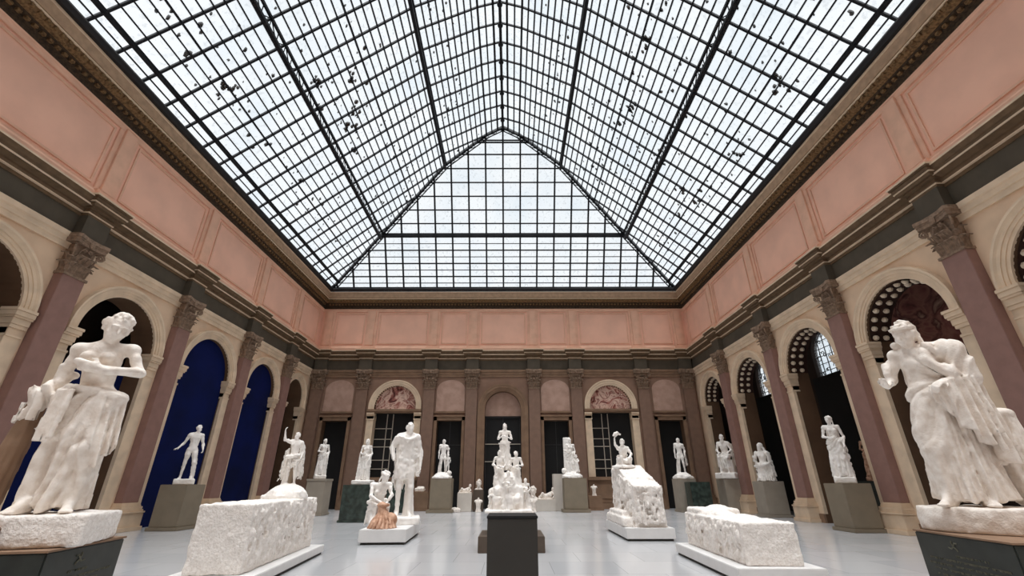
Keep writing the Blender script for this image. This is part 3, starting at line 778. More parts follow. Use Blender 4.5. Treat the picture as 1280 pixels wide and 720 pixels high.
    def hang(s, p0, p1, drop, n, r=.022, seed=0, jit=.08, k=.01, taper=0., fan=.15):
        """pleated cloth hanging from the edge p0-p1"""
        p0 = np.asarray(p0, float); p1 = np.asarray(p1, float); drop = np.asarray(drop, float); rng = np.random.default_rng(seed)
        w = np.linalg.norm(p1 - p0); e1 = (p1 - p0) / w; L = np.linalg.norm(drop); e2 = drop / L; e3 = nz(np.cross(e1, e2)); e2 = np.cross(e3, e1)
        L = drop @ e2; sh = (drop @ e1) / L; nn = max(2, n * .5); ph = rng.uniform(0, 6.3, 3); A = r * .95; th = r * .72; mid = (p0 + p1) / 2
        def fn(X, Y, Z):
            x, y, z = X - mid[0], Y - mid[1], Z - mid[2]
            a = x * e1[0] + y * e1[1] + z * e1[2]; g = (x * e2[0] + y * e2[1] + z * e2[2]); h = x * e3[0] + y * e3[1] + z * e3[2]
            gq = np.clip(g / L, 0, 1); a = a - sh * g; hw = w * .5 * (1 + fan * gq)
            f = a / hw
            u = PI * nn * (f + .12 * np.sin(2.2 * f + ph[0]) + .06 * np.sin(3 * gq + ph[1]))
            d = (np.abs(h - A * (.5 + .7 * gq) * np.sin(u)) - th * (1 - .1 * gq)) * .6
            Lf = L * (1 - taper * np.abs(f) + jit * np.sin(u * .5 + ph[2]))
            return np.maximum(np.maximum(d, np.abs(a) - hw), np.maximum(g - Lf, -g - r))
        P = np.array([p0, p1, p0 + drop, p1 + drop, p0 + drop - e1 * w * fan, p1 + drop + e1 * w * fan]); m = A + th + L * jit
        s.put(fn, P.min(0) - m, P.max(0) + m, k)
    def crease(s, c, rad, amp, freq, o=None, d=None, seed=0, pl=(0, 2)):
        """carve folds into the surface inside a soft ellipsoid: radiating from o, or parallel (phase along d)"""
        c = np.asarray(c, float); rad = np.asarray(rad, float); rng = np.random.default_rng(seed); ph = rng.uniform(0, 6.3, 3)
        sl, X, Y, Z = s.win(c - rad, c + rad)
        m = np.clip(1.6 * (1 - (((X - c[0]) / rad[0]) ** 2 + ((Y - c[1]) / rad[1]) ** 2 + ((Z - c[2]) / rad[2]) ** 2)), 0, 1)
        if o is not None:
            q = [X - o[0], Y - o[1], Z - o[2]]; u = np.arctan2(q[pl[1]] + 0 * X, q[pl[0]] + 0 * Z); rr = np.sqrt(q[pl[0]] ** 2 + q[pl[1]] ** 2)
            wf = min(1., 9. / freq) * (.35 if freq > 20 else 1.); u = u + wf * (.1 * np.sin(rr * 9 + ph[0]) + .07 * np.sin(5 * u + ph[1]))
        else:
            u = X * d[0] + Y * d[1] + Z * d[2]; u = u + .03 * np.sin(14 * X + ph[0]) + .02 * np.sin(17 * Z + ph[1]) + .02 * np.sin(23 * u + ph[2])
        w = np.abs(np.sin(u * freq)) ** .7 + .3 * np.abs(np.sin(u * freq * 2.1 + ph[0]))
        s.D[sl] += (1.7 * amp * m * (.6 - w)).astype(np.float32)
    def roll(s, pts, r, n=3, seed=0, k=.012):
        """a bundle of twisted cloth"""
        rng = np.random.default_rng(seed)
        for j in range(n):
            q = [np.asarray(p, float) + rng.normal(size=3) * r * .55 for p in pts]
            s.chain(q, [r * rng.uniform(.6, .9) for _ in q], k)
    def mesh(s, name, sc=1.):
        D = s.D; ins = D < 0
        ins[0] = ins[-1] = False; ins[:, 0] = ins[:, -1] = False; ins[:, :, 0] = ins[:, :, -1] = False
        c8 = lambda A, i, j, k: A[i:A.shape[0] - 1 + i, j:A.shape[1] - 1 + j, k:A.shape[2] - 1 + k]
        cnt = sum(c8(ins, i, j, k).astype(np.int8) for i in (0, 1) for j in (0, 1) for k in (0, 1))
        act = (cnt > 0) & (cnt < 8)
        I = np.argwhere(act); ids = np.full(act.shape, -1, np.int32); ids[act] = np.arange(len(I))
        val = {}; 
        for i in (0, 1):
            for j in (0, 1):
                for k in (0, 1): val[i, j, k] = np.where(np.abs(D[I[:, 0] + i, I[:, 1] + j, I[:, 2] + k]) < 1e-6, 1e-6, D[I[:, 0] + i, I[:, 1] + j, I[:, 2] + k])
        acc = np.zeros((len(I), 3)); num = np.zeros(len(I))
        cs = list(val)
        for a in cs:
            for ax in range(3):
                if a[ax]: continue
                b = list(a); b[ax] = 1; b = tuple(b); va, vb = val[a], val[b]
                m = (va < 0) != (vb < 0); t = np.where(m, va / np.where(m, va - vb, 1), 0)
                p = np.tile(np.array(a, float), (len(I), 1)); p[:, ax] += t
                acc += p * m[:, None]; num += m
        P = (s.lo + s.h * (I + acc / np.maximum(num, 1)[:, None])) * sc
        F = []
        for ax in range(3):
            o = [0, 0, 0]; o[ax] = 1
            A = ins[tuple(slice(0, -1) if q == ax else slice(1, -1) for q in range(3))]
            Bn = ins[tuple(slice(1, None) if q == ax else slice(1, -1) for q in range(3))]
            E = np.argwhere(A != Bn); fl = A[A != Bn]
            if not len(E): continue
            u, v = [q for q in range(3) if q != ax]
            base = E.copy()   # E index: ax as is, u,v offset by 1
            def cell(du, dv):
                c = base.copy(); c[:, u] += 1 - du; c[:, v] += 1 - dv
                return ids[c[:, 0], c[:, 1], c[:, 2]]
            q = np.stack([cell(1, 1), cell(0, 1), cell(0, 0), cell(1, 0)], 1)
            flip = fl if ax != 1 else ~fl
            q[~flip] = q[~flip][:, ::-1]
            F.append(q)
        F = np.concatenate(F); F = F[(F >= 0).all(1)]
        me = bpy.data.meshes.new(name); nv, nf = len(P), len(F)
        me.vertices.add(nv); me.vertices.foreach_set('co', P.astype(np.float32).ravel())
        me.loops.add(nf * 4); me.loops.foreach_set('vertex_index', F.astype(np.int32).ravel())
        me.polygons.add(nf); me.polygons.foreach_set('loop_start', np.arange(0, nf * 4, 4, dtype=np.int32))
        try: me.polygons.foreach_set('loop_total', np.full(nf, 4, np.int32))
        except Exception: pass
        me.polygons.foreach_set('use_smooth', np.ones(nf, bool))
        me.update(calc_edges=True); me.validate(); return me
    def build(s, name, m, parent=None, sc=1.):
        o = bpy.data.objects.new(name, s.mesh(name, sc)); C.objects.link(o); o.data.materials.append(M[m])
        if parent: o.parent = parent
        return o

def pose(**kw):
    J = dict(pelvis=(0, 0, .97), waist=(0, 0, 1.12), chest=(0, 0, 1.31), neck=(0, 0, 1.48), head=(0, -.025, 1.635),
             shR=(-.18, 0, 1.425), shL=(.18, 0, 1.425), elR=(-.25, .03, 1.13), wrR=(-.26, -.06, .89), elL=(.25, .03, 1.13), wrL=(.26, -.06, .89),
             hipR=(-.085, 0, .93), knR=(-.1, -.03, .51), anR=(-.1, .02, .085), hipL=(.085, 0, .93), knL=(.11, -.05, .51), anL=(.13, .01, .085))
    for k, v in kw.items():
        if v is None: J.pop(k, None)
        else: J[k] = v
    return J
FACE = dict(f=(0, -1, -.1))
def plinth(parent, sx, sy, z, m, seed, name='plinth', rough=.012, h=.025, c=(0, 0)):
    """low block of stone with a hand-hewn face, top at z = 0"""
    q = Carve((c[0] - sx / 2 - .08, c[1] - sy / 2 - .08, -z - .05), (c[0] + sx / 2 + .08, c[1] + sy / 2 + .08, .08), h)
    q.box((c[0], c[1], -z / 2), (sx / 2, sy / 2, z / 2), .02); q.noise(rough, .14, seed); q.noise(rough * .6, .06, seed + 1); q.floor(-z)
    return q.build(name, m, parent)

# ---- the tall half draped statue on the left
def colossal_left():
    sc = 1.39
    t = thing('statue', 'tall white half draped statue with curly hair on the dark pedestal at the left', 'statue', (-4.7, 5.62, .98 + .31), math.radians(22), scale=1)
    q = Carve((-.62, -.42, -.03), (.5, .42, 1.86), .0115)
    J = pose(pelvis=(.02, 0, .97), waist=(0, 0, 1.13), chest=(-.02, 0, 1.31), neck=(-.02, -.01, 1.47), head=(.02, -.06, 1.62),
             shR=(-.2, 0, 1.40), shL=(.16, 0, 1.43), elR=(-.25, .03, 1.12), wrR=(-.3, -.05, .93), elL=(.29, -.05, 1.2), wrL=(.06, -.2, 1.2),
             knR=(-.1, -.05, .5), anR=(-.1, -.05, .085), knL=(.12, -.1, .52), anL=(.15, .02, .085))
    q.body(J, fem=True, legs=False)
    q.head(J['head'], (.5, -.8, -.38), (.15, 0, 1), 'curly', seed=3, R=1.2)
    q.hand(J['wrL'], (-1, -.15, .15), (0, 1, 0), -1, .5)
    # feet
    q.foot((-.1, -.12, .085), (-.2, -1, 0)); q.foot((.14, -.1, .085), (.35, -1, 0))
    # drapery round hips and legs
    q.skirt((.01, .01, 1.0), (-.0, .03, .04), (.165, .12), (.17, .155), 15, .012, .034, 4, .012, .04, .12)
    q.cone((.1, -.04, .92), (.13, -.115, .52), .09, .062, .06); q.cone((.13, -.115, .5), (.13, -.06, .16), .062, .05, .06)
    q.crease((.06, -.12, .74), (.26, .22, .36), .022, 8, o=(.24, 0, 1.12), seed=3)
    q.crease((-.02, -.12, .32), (.3, .24, .4), .022, 36, o=(.1, 0, 2.2), seed=5)
    q.roll([(-.19, -.06, .99), (-.08, -.14, 1.01), (.1, -.14, 1.0), (.2, -.06, .96)], .034, 3, 2)
    q.roll([(.2, -.04, .96), (.18, .1, .98), (0, .15, 1.0), (-.18, .1, 1.0), (-.21, -.04, .98)], .034, 3, 3)
    q.ell((.19, -.08, .93), (.07, .08, .09), None, .03); q.crease((.19, -.1, .93), (.12, .14, .14), .014, 26, d=(.5, 0, 1.), seed=2)
    q.hang((.1, -.17, .95), (.25, -.05, .95), (.05, -.03, -.6), 7, .034, 5, .07, .008, .35)
    q.hang((-.2, -.1, .98), (-.05, -.175, .98), (-.02, -.02, -.42), 4, .022, 8, .02, .01)
    # cloth over the forearm
    q.roll([(-.22, .03, 1.22), (-.26, .02, 1.08), (-.31, -.03, .95)], .04, 3, 6)
    q.ell((-.31, -.03, .92), (.075, .085, .12), None, .04); q.hang((-.25, -.1, 1.0), (-.36, -.04, .97), (-.02, 0, -.26), 5, .03, 7, .06, .01)
    q.crease((-.3, -.02, .98), (.14, .16, .24), .016, 22, d=(1., .4, .5), seed=6)
    q.roll([(.24, .02, 1.27), (.26, -.1, 1.2), (.1, -.19, 1.18), (-.08, -.16, 1.22)], .036, 3, 9)
    q.noise(.003, .09, 1); q.noise(.001, .03, 2); q.floor(0)
    o = q.build('figure', 'marble2', t, sc); o.scale = (1.08, 1.08, .97)
    # tree trunk that carries the arm
    k = Carve((-.78, -.3, -.02), (-.2, .3, .98), .014)
    k.chain([(-.34, -.02, .9), (-.38, .0, .5), (-.46, .03, .0)], [.065, .075, .1], .03)
    for i in range(10):
        a = 2 * PI * i / 10; k.chain([(-.34 + .05 * math.cos(a), -.02 + .05 * math.sin(a), .86), (-.38 + .07 * math.cos(a + .3), .07 * math.sin(a + .3), .5), (-.46 + .1 * math.cos(a + .5), .03 + .1 * math.sin(a + .5), 0)], .018, .01)
    k.noise(.006, .06, 5); k.floor(0)
    o = k.build('tree_trunk', 'pier', t, sc)
    plinth(t, 1.35, 1.0, .31, 'rough', 11, c=(-.12, -.02))
    b = MB(); b.box((-.78, -.66, -.31), (-.12, -.5, -.1)); b.build('infill_block', 'pier', t, bevel=.01)
    return t
colossal_left()

def dark_pedestal(label, loc, rz, sx, sy, h, face):
    t = thing('inscribed_pedestal', label, 'pedestal', loc, rz)
    b = MB(); b.box((-sx / 2, -sy / 2, 0), (sx / 2, sy / 2, h - .02)); b.build('block', 'darkstone', t, bevel=.012)
    b = MB(); b.box((-sx / 2 - .012, -sy / 2 - .012, h - .02), (sx / 2 + .012, sy / 2 + .012, h)); b.build('top_edge', 'pier', t)
    # worn lettering: rows of strokes too weathered to read, and a small knot above them
    rng = random.Random(7); b = MB(); sg = face; x = sg * (sx / 2 + .004)
    for row in range(9):
        z = h - .26 - row * .06; u = -sy / 2 + .16 + (.22 if row == 0 else 0); end = sy / 2 - .12 - (.5 if row == 0 else rng.uniform(0, .25))
        while u < end:
            w = rng.uniform(.008, .02)
            if rng.random() > .16:
                if rng.random() < .5: b.box((x - .004, u, z), (x + .004, u + .006, z + .022))
                b.box((x - .004, u, z + rng.choice((0, .009, .017))), (x + .004, u + w, z + .023), None)
            u += w + .007
    o = b.build('worn_lettering', 'letter', t); o['kind'] = 'stuff'
    b = MB(); c0 = (x, .12 * sg * -1, h - .14)
    for a in (-2.5, -.6, 1.2, 2.2): b.tube([c0, (x, c0[1] + .05 * math.cos(a), c0[2] + .05 * math.sin(a)), (x, c0[1] + .09 * math.cos(a + .3), c0[2] + .06 * math.sin(a + .3))], .009, 4)
    b.build('carved_knot', 'letter', t)
    return t
dark_pedestal('dark green stone pedestal under the tall half draped statue at the left', (-4.84, 5.62, 0), math.radians(12), 1.3, 1.34, .98, 1)
dark_pedestal('dark green stone pedestal with worn lettering under the robed statue at the right', (6.86, 6.16, 0), math.radians(-8), 1.45, 1.55, .98, -1)

# ---- the tall robed statue on the right
def colossal_right():
    sc = 1.5
    t = thing('statue', 'tall white robed woman statue with headband and outstretched hand at the right', 'statue', (6.84, 6.6, .98 + .3), math.radians(-50))
    q = Carve((-.5, -.5, -.03), (.6, .5, 1.86), .0115)
    J = pose(head=(-.03, -.1, 1.6), neck=(-.01, -.03, 1.46), chest=(0, .0, 1.3), elR=(-.26, -.02, 1.17), wrR=(-.28, -.24, 1.08), elL=(.3, .02, 1.14), wrL=(.14, -.2, 1.08), knR=(-.12, -.1, .5), anR=(-.12, -.06, .085))
    q.body(J, fem=True, legs=False)
    q.head(J['head'], (-.35, -.85, -.3), (0, -.1, 1), 'band', seed=5, R=1.12)
    q.ell((.02, .02, 1.6), (.06, .06, .06), None, .03)
    q.chain([(-.06, -.02, 1.56), (-.07, -.04, 1.46), (-.09, -.08, 1.38)], [.025, .022, .016], .01)
    q.chain([(.06, .0, 1.56), (.07, .0, 1.46), (.06, -.06, 1.38)], [.025, .022, .016], .01)
    q.hand(J['wrR'], (-.1, -1, .15), (0, .1, 1), -1, .45); q.hand(J['wrL'], (-.5, -.7, -.3), (-.3, .3, -1), 1, .8)
    q.foot((-.13, -.19, .085), (-.25, -1, 0)); q.foot((.1, -.08, .085), (.3, -1, 0))
    q.skirt((0, 0, 1.06), (.02, .03, .06), (.145, .115), (.26, .22), 24, .014, .026, 6, .012, .02, .05)
    q.cone((-.06, -.04, .95), (-.12, -.14, .5), .1, .085, .06); q.cone((-.12, -.14, .5), (-.1, -.1, .14), .085, .1, .06)
    # cloth clinging over bust and belly, creases drawn up to the left hand
    q.ell((0, -.01, 1.12), (.15, .115, .16), None, .04); q.ell((-.01, -.02, 1.3), (.145, .12, .16), None, .04)
    q.crease((0, -.1, 1.18), (.2, .2, .2), .009, 30, d=(.25, 0, 1.), seed=1)
    q.crease((-.01, -.1, 1.38), (.16, .16, .12), .009, 26, d=(1., 0, .2), seed=2)
    q.cone((-.02, -.05, 1.0), (-.1, -.12, .55), .125, .1, .06)
    q.crease((-.06, -.1, .74), (.28, .26, .42), .028, 7, o=(.2, 0, 1.1), seed=4)
    q.crease((.02, -.12, .25), (.32, .26, .36), .02, 40, o=(.1, 0, 2.2), seed=5)
    # mantle: round the back, over the left shoulder and arm, hanging to the knee
    q.roll([(-.12, -.02, 1.47), (-.05, .07, 1.49), (.07, .06, 1.49), (.2, .0, 1.45)], .045, 3, 1)
    q.cone((.1, -.09, 1.45), (.05, -.15, 1.3), .045, .045, .02); q.cone((.05, -.15, 1.3), (.22, -.12, 1.14), .045, .05, .02)
    q.crease((.1, -.12, 1.3), (.16, .16, .24), .014, 24, d=(1., 0, .9), seed=7)
    q.skirt((.04, .07, 1.46), (.08, .1, .36), (.19, .09), (.2, .14), 15, .016, .034, 9, .012, .06)
    q.ell((.24, .0, 1.38), (.1, .1, .12), None, .05); q.cone((.25, .0, 1.38), (.31, .02, 1.12), .09, .085, .05)
    q.crease((.26, -.02, 1.26), (.2, .2, .3), .02, 17, d=(1., 0, -.55), seed=8)
    q.hang((.13, -.22, 1.06), (.33, -.05, 1.08), (.05, .0, -.56), 8, .036, 5, .06, .01, .25)
    q.hang((.27, -.1, 1.08), (.33, .12, 1.15), (.05, .02, -.74), 6, .036, 6, .05, .01, .1)
    q.hang((.02, -.2, 1.03), (.17, -.23, 1.06), (.04, .02, -.3), 5, .026, 12, .08, .01, .5)
    q.roll([(-.18, -.05, 1.0), (-.04, -.17, .99), (.12, -.2, 1.04)], .03, 3, 7)
    q.roll([(-.24, .0, 1.36), (-.27, -.02, 1.24), (-.26, -.02, 1.16)], .045, 3, 8)
    q.noise(.003, .08, 3); q.noise(.001, .03, 4); q.floor(0)
    q.build('figure', 'marble2', t, sc)
    k = Carve((.1, .0, -.02), (.65, .6, .9), .014)
    k.skirt((.36, .28, .78), (.4, .28, .02), (.1, .1), (.13, .13), 13, .02, .026, 2); k.ell((.36, .28, .8), (.12, .12, .05), None, .03); k.floor(0)
    k.build('draped_support', 'marble2', t, sc)
    p = Carve((-.7, -.62, -.36), (.85, .62, .08), .024)
    p.ell((.06, 0, -.15), (.7, .5, .8), None, .02)
    z = (p.lo[2] + p.h * np.arange(p.n[2]))[None, None, :]; p.D = np.maximum(p.D, np.abs(z + .15) - .15).astype(np.float32)
    p.noise(.012, .12, 3); p.noise(.008, .05, 4); p.floor(-.3)
    p.build('plinth', 'marble2', t)
colossal_right()
# ------------------------------------------------------------------ pedestals
def pedestal(label, m, loc, sx, sy, h, rz=0, foot=.06, fh=.12, cap=0, name='pedestal', group='statue pedestals round the hall'):
    t = thing(name, label, 'pedestal', loc, rz, group)
    b = MB()
    if foot: b.box((-sx / 2 - foot, -sy / 2 - foot, 0), (sx / 2 + foot, sy / 2 + foot, fh)); b.build('foot_course', m, t, bevel=.015); b = MB()
    b.box((-sx / 2, -sy / 2, fh if foot else 0), (sx / 2, sy / 2, h - cap)); b.build('block', m, t, bevel=.015)
    if cap:
        b = MB(); b.box((-sx / 2 - .03, -sy / 2 - .03, h - cap), (sx / 2 + .03, sy / 2 + .03, h)); b.build('top_slab', m, t, bevel=.01)
    return t

GS = 'white marble statues round the hall'
def mound(q, rx, ry, z0, h, seed=0, cx=0):
    q.ell((cx, 0, z0), (rx * .9, ry * .9, h * .95), None, .05); rng = np.random.default_rng(seed)
    for i in range(16):
        a = rng.uniform(0, 2 * PI); f = rng.uniform(.35, .8); w = rng.uniform(.12, .24)
        q.box((cx + rx * f * math.cos(a), ry * f * math.sin(a), z0 + h * (1 - f) * .55), (w * .8, w * .7, h * (1.05 - f) * .5), .04, .05, rng.uniform(0, 3))
def statue(label, loc, rz, sc, maker, m='marble', h=.016, box=((-.55, -.5, -.2), (.55, .5, 1.95)), plinth=None, group=GS, name='statue', cat='statue'):
    t = thing(name, label, cat, loc, rz, group)
    q = Carve(box[0], box[1], h); maker(q); q.noise(.007, .07, 1); q.noise(.008, .045, 2); q.floor(box[0][2] + .03)
    base = box[0][2] + .03
    o = q.build('figure', m, t, sc); o.location.z = -base * sc
    return t
def slab(q, rx, ry, z0=-.17, z1=.0, rnd=.03): q.box((0, 0, (z0 + z1) / 2), (rx, ry, (z1 - z0) / 2 + .005), rnd)

def nude_walking(q):
    J = pose(pelvis=(0, 0, .97), knL=(.14, -.12, .52), anL=(.16, -.06, .085), knR=(-.12, .02, .51), anR=(-.14, .12, .09), elR=(-.3, .1, 1.16), wrR=(-.42, -.02, 1.0), elL=(.27, .0, 1.14), wrL=(.3, -.16, .95), head=(.03, -.03, 1.65))
    q.body(J); q.head(J['head'], (.5, -.8, -.05), hair='curly', seed=2)
    q.hand(J['wrR'], (-.6, -.5, -.3), (0, 0, -1), 1, .5, .012); q.hand(J['wrL'], (.1, -.7, -.5), (-1, 0, 0), 1, .6, .012)
    q.foot(J['anL'], (.1, -1, 0)); q.foot(J['anR'], (-.2, -1, 0)); slab(q, .3, .28)
    q.chain([(.2, .1, 0), (.19, .06, .5), (.16, .03, .75)], [.06, .05, .04], .02)
def draped_female(q, seed=0, look=(.3, -.9, -.1)):
    J = pose(elR=(-.26, .0, 1.15), wrR=(-.1, -.2, 1.1), elL=(.26, .02, 1.14), wrL=(.22, -.15, .92), chest=(.01, 0, 1.31))
    q.body(J, fem=True, legs=False); q.head(J['head'], look, hair='bun', seed=seed)
    q.hand(J['wrR'], (.7, -.5, .1), (0, 1, 0), 1, .5, .012); q.hand(J['wrL'], (.0, -.4, -.9), (-1, 0, 0), 1, .5, .012)
    q.skirt((0, 0, 1.08), (0, .01, .02), (.165, .13), (.24, .2), 15, .024, .038, seed)
    q.hang((-.15, .08, 1.44), (.17, .08, 1.44), (.01, .08, -1.1), 9, .035, seed + 3); q.cone((.08, -.06, .93), (.1, -.14, .5), .09, .07, .04)
    q.roll([(-.18, .0, .96), (-.05, -.15, .93), (.1, -.14, 1.0), (.2, .0, 1.06)], .045, 4, seed + 1)
    q.hang((.16, -.14, 1.0), (.24, .03, 1.02), (.01, 0, -.5), 5, .026, seed + 2)
    q.crease((0, -.1, .9), (.26, .25, .34), .022, 7, o=(.2, 0, 1.15), seed=seed); q.crease((0, -.08, 1.28), (.2, .2, .2), .012, 24, d=(1., 0, .4), seed=seed)
    q.crease((0, -.1, .35), (.32, .3, .4), .016, 26, o=(.05, 0, 1.9), seed=seed)
    slab(q, .27, .25)
def nude_male(q, seed=1, raise_r=False):
    kw = dict(knL=(.12, -.08, .52), anL=(.15, .04, .085), shR=(-.185, 0, 1.44), shL=(.185, 0, 1.40), elL=(.27, .05, 1.13), wrL=(.24, -.1, .93), elR=(-.24, .04, 1.14), wrR=(-.24, -.03, .88))
    if raise_r: kw.update(elR=(-.38, -.03, 1.5), wrR=(-.42, -.08, 1.78))
    J = pose(**kw); q.body(J); q.head(J['head'], (-.4, -.85, -.1), hair='curly', seed=seed)
    q.hand(J['wrR'], (0, -.1, 1) if raise_r else (0, -.2, -1), (1, 0, 0), -1, .7, .012); q.hand(J['wrL'], (-.1, -.5, -.8), (-1, 0, 0), 1, .7, .012)
    q.foot(J['anL'], (.3, -1, 0)); q.foot(J['anR'], (-.1, -1, 0)); slab(q, .28, .26)
    q.chain([(-.2, .12, 0), (-.18, .1, .4), (-.14, .07, .8)], [.08, .06, .045], .02)
    q.hang((.2, -.02, 1.12), (.28, .08, 1.14), (.03, .03, -.7), 5, .026, seed)
    q.roll([(.18, .02, 1.44), (.26, .06, 1.28), (.26, .04, 1.14)], .035, 3, seed)

# left side
pedestal('olive pedestal in front of the nearer blue panel, under the walking nude', 'olive', (-12.1, 18.65, 0), 1.02, 1.1, 1.54)
statue('white walking nude man statue in front of the nearer navy panel', (-12.1, 18.6, 1.54), math.radians(35), 1.13, nude_walking)
pedestal('pale grey pedestal behind the left rough marble block', 'greyped', (-9.9, 26.3, 0), 1.0, 1.0, 1.78, cap=.1)
statue('white robed statue behind the left rough marble block, before the corner doorway', (-9.95, 26.3, 1.78), math.radians(30), 1.08, lambda q: draped_female(q, 3))
pedestal('broad dark green marble pedestal left of the standing and kneeling group', 'green', (-6.25, 22.2, 0), 1.4, 1.3, 1.5, foot=.05, fh=.1)
def draped_with_base(q):
    draped_female(q, 6, (-.2, -1, -.1)); q.box((0, 0, -.1), (.42, .36, .09), .03)
    q.chain([(-.27, -.02, 1.1), (-.26, -.05, .6), (-.28, -.05, .0)], [.03, .05, .07], .02)
statue('white robed statue on the broad dark green marble pedestal', (-6.25, 22.1, 1.5), 0, 1.02, draped_with_base, box=((-.55, -.5, -.22), (.55, .5, 1.95)))
pedestal('small dark green pedestal half hidden behind the standing and kneeling group', 'green', (-6.1, 28.6, 0), 1.15, 1.0, 1.6)

def man_with_child(q):
    nude_male(q, 4); mound(q, .55, .46, -.22, .33, 1)
    J = {k: tuple(np.array(v) * .5 + np.array((.27, -.1, .12))) for k, v in pose(elR=(-.25, -.1, 1.2), wrR=(-.3, -.25, 1.3)).items()}
    for k, r in (('chest', (.075, .06, .1)), ('waist', (.065, .055, .08)), ('pelvis', (.07, .06, .06))): q.ell(J[k], r, None, .03)
    q.head(np.array(J['head']) + V3(0, 0, .01), (-.6, -.7, .2), hair='curly', R=.62, seed=9)
    for s_ in 'RL':
        q.chain([J['hip' + s_], J['kn' + s_], J['an' + s_]], [.048, .035, .026], .02); q.chain([J['sh' + s_], J['el' + s_], J['wr' + s_]], [.03, .025, .018], .02)
    q.ell((.36, -.05, .05), (.14, .18, .12), None, .03)
pedestal('olive pedestal left of the central doorway, with a broad foot slab', 'olive', (-3.5, 28.4, 0), 1.22, 1.0, 1.8, foot=.14, fh=.16)
statue('white nude man with a child on a mound, left of the central doorway', (-3.52, 28.35, 1.8), math.radians(5), 1.1, man_with_child, box=((-.6, -.5, -.25), (.6, .5, 1.95)))
def stele_group(q):
    q.box((-.16, .1, .85), (.2, .12, .98), .05)
    draped_female(q, 8); mound(q, .58, .44, -.22, .38, 2, .05)
    q.ell((.3, -.1, .62), (.085, .07, .13), None, .03); q.skirt((.3, -.1, .6), (.32, -.1, .08), (.08, .07), (.13, .12), 10, .014, .02, 5)
    q.head((.3, -.12, .84), (-.4, -.9, 0), hair='curly', R=.75, seed=4)
    q.chain([(.24, -.1, .74), (.2, -.2, .64), (.28, -.26, .58)], [.03, .026, .02], .02); q.chain([(.37, -.1, .74), (.42, -.16, .62), (.36, -.25, .56)], [.03, .026, .02], .02)
    q.ell((-.38, -.05, .14), (.12, .14, .14), None, .03)
pedestal('olive pedestal right of the central doorway, with a broad foot slab', 'olive', (4.3, 28.4, 0), 1.32, 1.0, 1.8, foot=.12, fh=.16)
pedestal('tall white pedestal tucked behind the olive pedestal right of the central doorway', 'whiteped', (3.55, 29.75, 0), .8, .8, 2.05, foot=0)
statue('white group of a tall figure and a smaller one, right of the central doorway', (4.15, 28.4, 1.8), math.radians(-5), 1.12, stele_group, box=((-.62, -.5, -.25), (.68, .5, 1.95)))

# right side
pedestal('pale grey pedestal before the right corner doorway, beside a dark green one', 'greyped', (10.75, 28.3, 0), 1.05, 1.0, 1.75, rz=0)
pedestal('dark green marble pedestal with an empty top, before the right corner doorway', 'green', (11.05, 27.1, 0), 1.1, .9, 1.58)
statue('white nude youth statue before the right corner doorway', (10.75, 28.3, 1.75), math.radians(-20), 1.15, lambda q: (nude_male(q, 11), mound(q, .5, .45, -.22, .32, 3)), box=((-.55, -.5, -.25), (.55, .5, 1.95)))
def seated(q):
    J = pose(pelvis=(0, .08, .62), waist=(0, .05, .8), chest=(0, .02, 1.0), neck=(0, -.0, 1.17), head=(.0, -.05, 1.33), shR=(-.18, .01, 1.12), shL=(.18, .01, 1.12), elR=(-.27, -.02, .88), wrR=(-.16, -.24, .8), elL=(.27, .0, .86), wrL=(.2, -.26, .78),
             hipR=(-.09, .03, .6), hipL=(.09, .03, .6), knR=(-.13, -.38, .6), knL=(.14, -.38, .56), anR=(-.12, -.36, .13), anL=(.13, -.3, .13))
    q.body(J); q.head(J['head'], (.2, -1, -.2), hair='curly', beard=True, seed=6)
    q.hand(J['wrR'], (.3, -.9, -.2), (0, 0, -1), 1, .5, .012); q.hand(J['wrL'], (0, -.9, -.2), (0, 0, -1), -1, .5, .012)
    q.foot((-.12, -.36, .1), (0, -1, 0)); q.foot((.13, -.3, .1), (.1, -1, 0))
    q.box((0, .12, .26), (.26, .24, .27), .04); q.hang((-.2, -.36, .62), (.2, -.36, .6), (0, .03, -.4), 9, .03, 3)
    q.roll([(-.2, -.1, .64), (0, -.2, .68), (.22, -.05, .66)], .06, 4, 2); q.hang((.2, .1, 1.1), (.26, .22, 1.08), (.04, .05, -.75), 5, .035, 6)
    q.box((0, -.05, -.05), (.36, .44, .1), .03)
pedestal('grey green pedestal in the last arch of the right wall, under the seated man', 'greyped', (13.15, 27.6, 0), 1.1, 1.05, 1.72)
statue('white seated bearded man statue in the last arch of the right wall', (13.15, 27.6, 1.72), math.radians(-40), 1.5, seated, box=((-.5, -.62, -.2), (.5, .5, 1.62)), h=.015)
def half_figure(q):
    J = pose(**{k: None for k in ()}); d = V3(0, 0, .62)
    J = {k: tuple(np.array(v) - d) for k, v in pose(elR=(-.28, -.02, 1.18), wrR=(-.16, -.25, 1.2), elL=(.27, .0, 1.14), wrL=(.12, -.24, 1.02)).items()}
    q.body(J, fem=True, legs=False); q.head(J['head'], (-.3, -.9, -.15), hair='veil', seed=3)
    q.hand(J['wrR'], (-.3, -.6, .5), (.5, .5, 0), 1, .5, .012); q.hand(J['wrL'], (-.8, -.4, 0), (0, 1, 0), 1, .5, .012)
    q.skirt((0, 0, .5), (0, .0, -.12), (.15, .12), (.27, .22), 15, .02, .035, 2); q.roll([(-.22, 0, .4), (-.05, -.18, .36), (.15, -.14, .42)], .05, 4, 3)
    q.hang((.18, -.1, .78), (.26, .06, .78), (.05, 0, -.7), 5, .03, 3); q.hang((-.2, .0, .78), (-.26, .06, .72), (-.03, 0, -.62), 4, .03, 4)
pedestal('grey green pedestal in the arch of the farther leaded window', 'greyped', (13.5, 24.2, 0), 1.05, 1.05, 1.6)
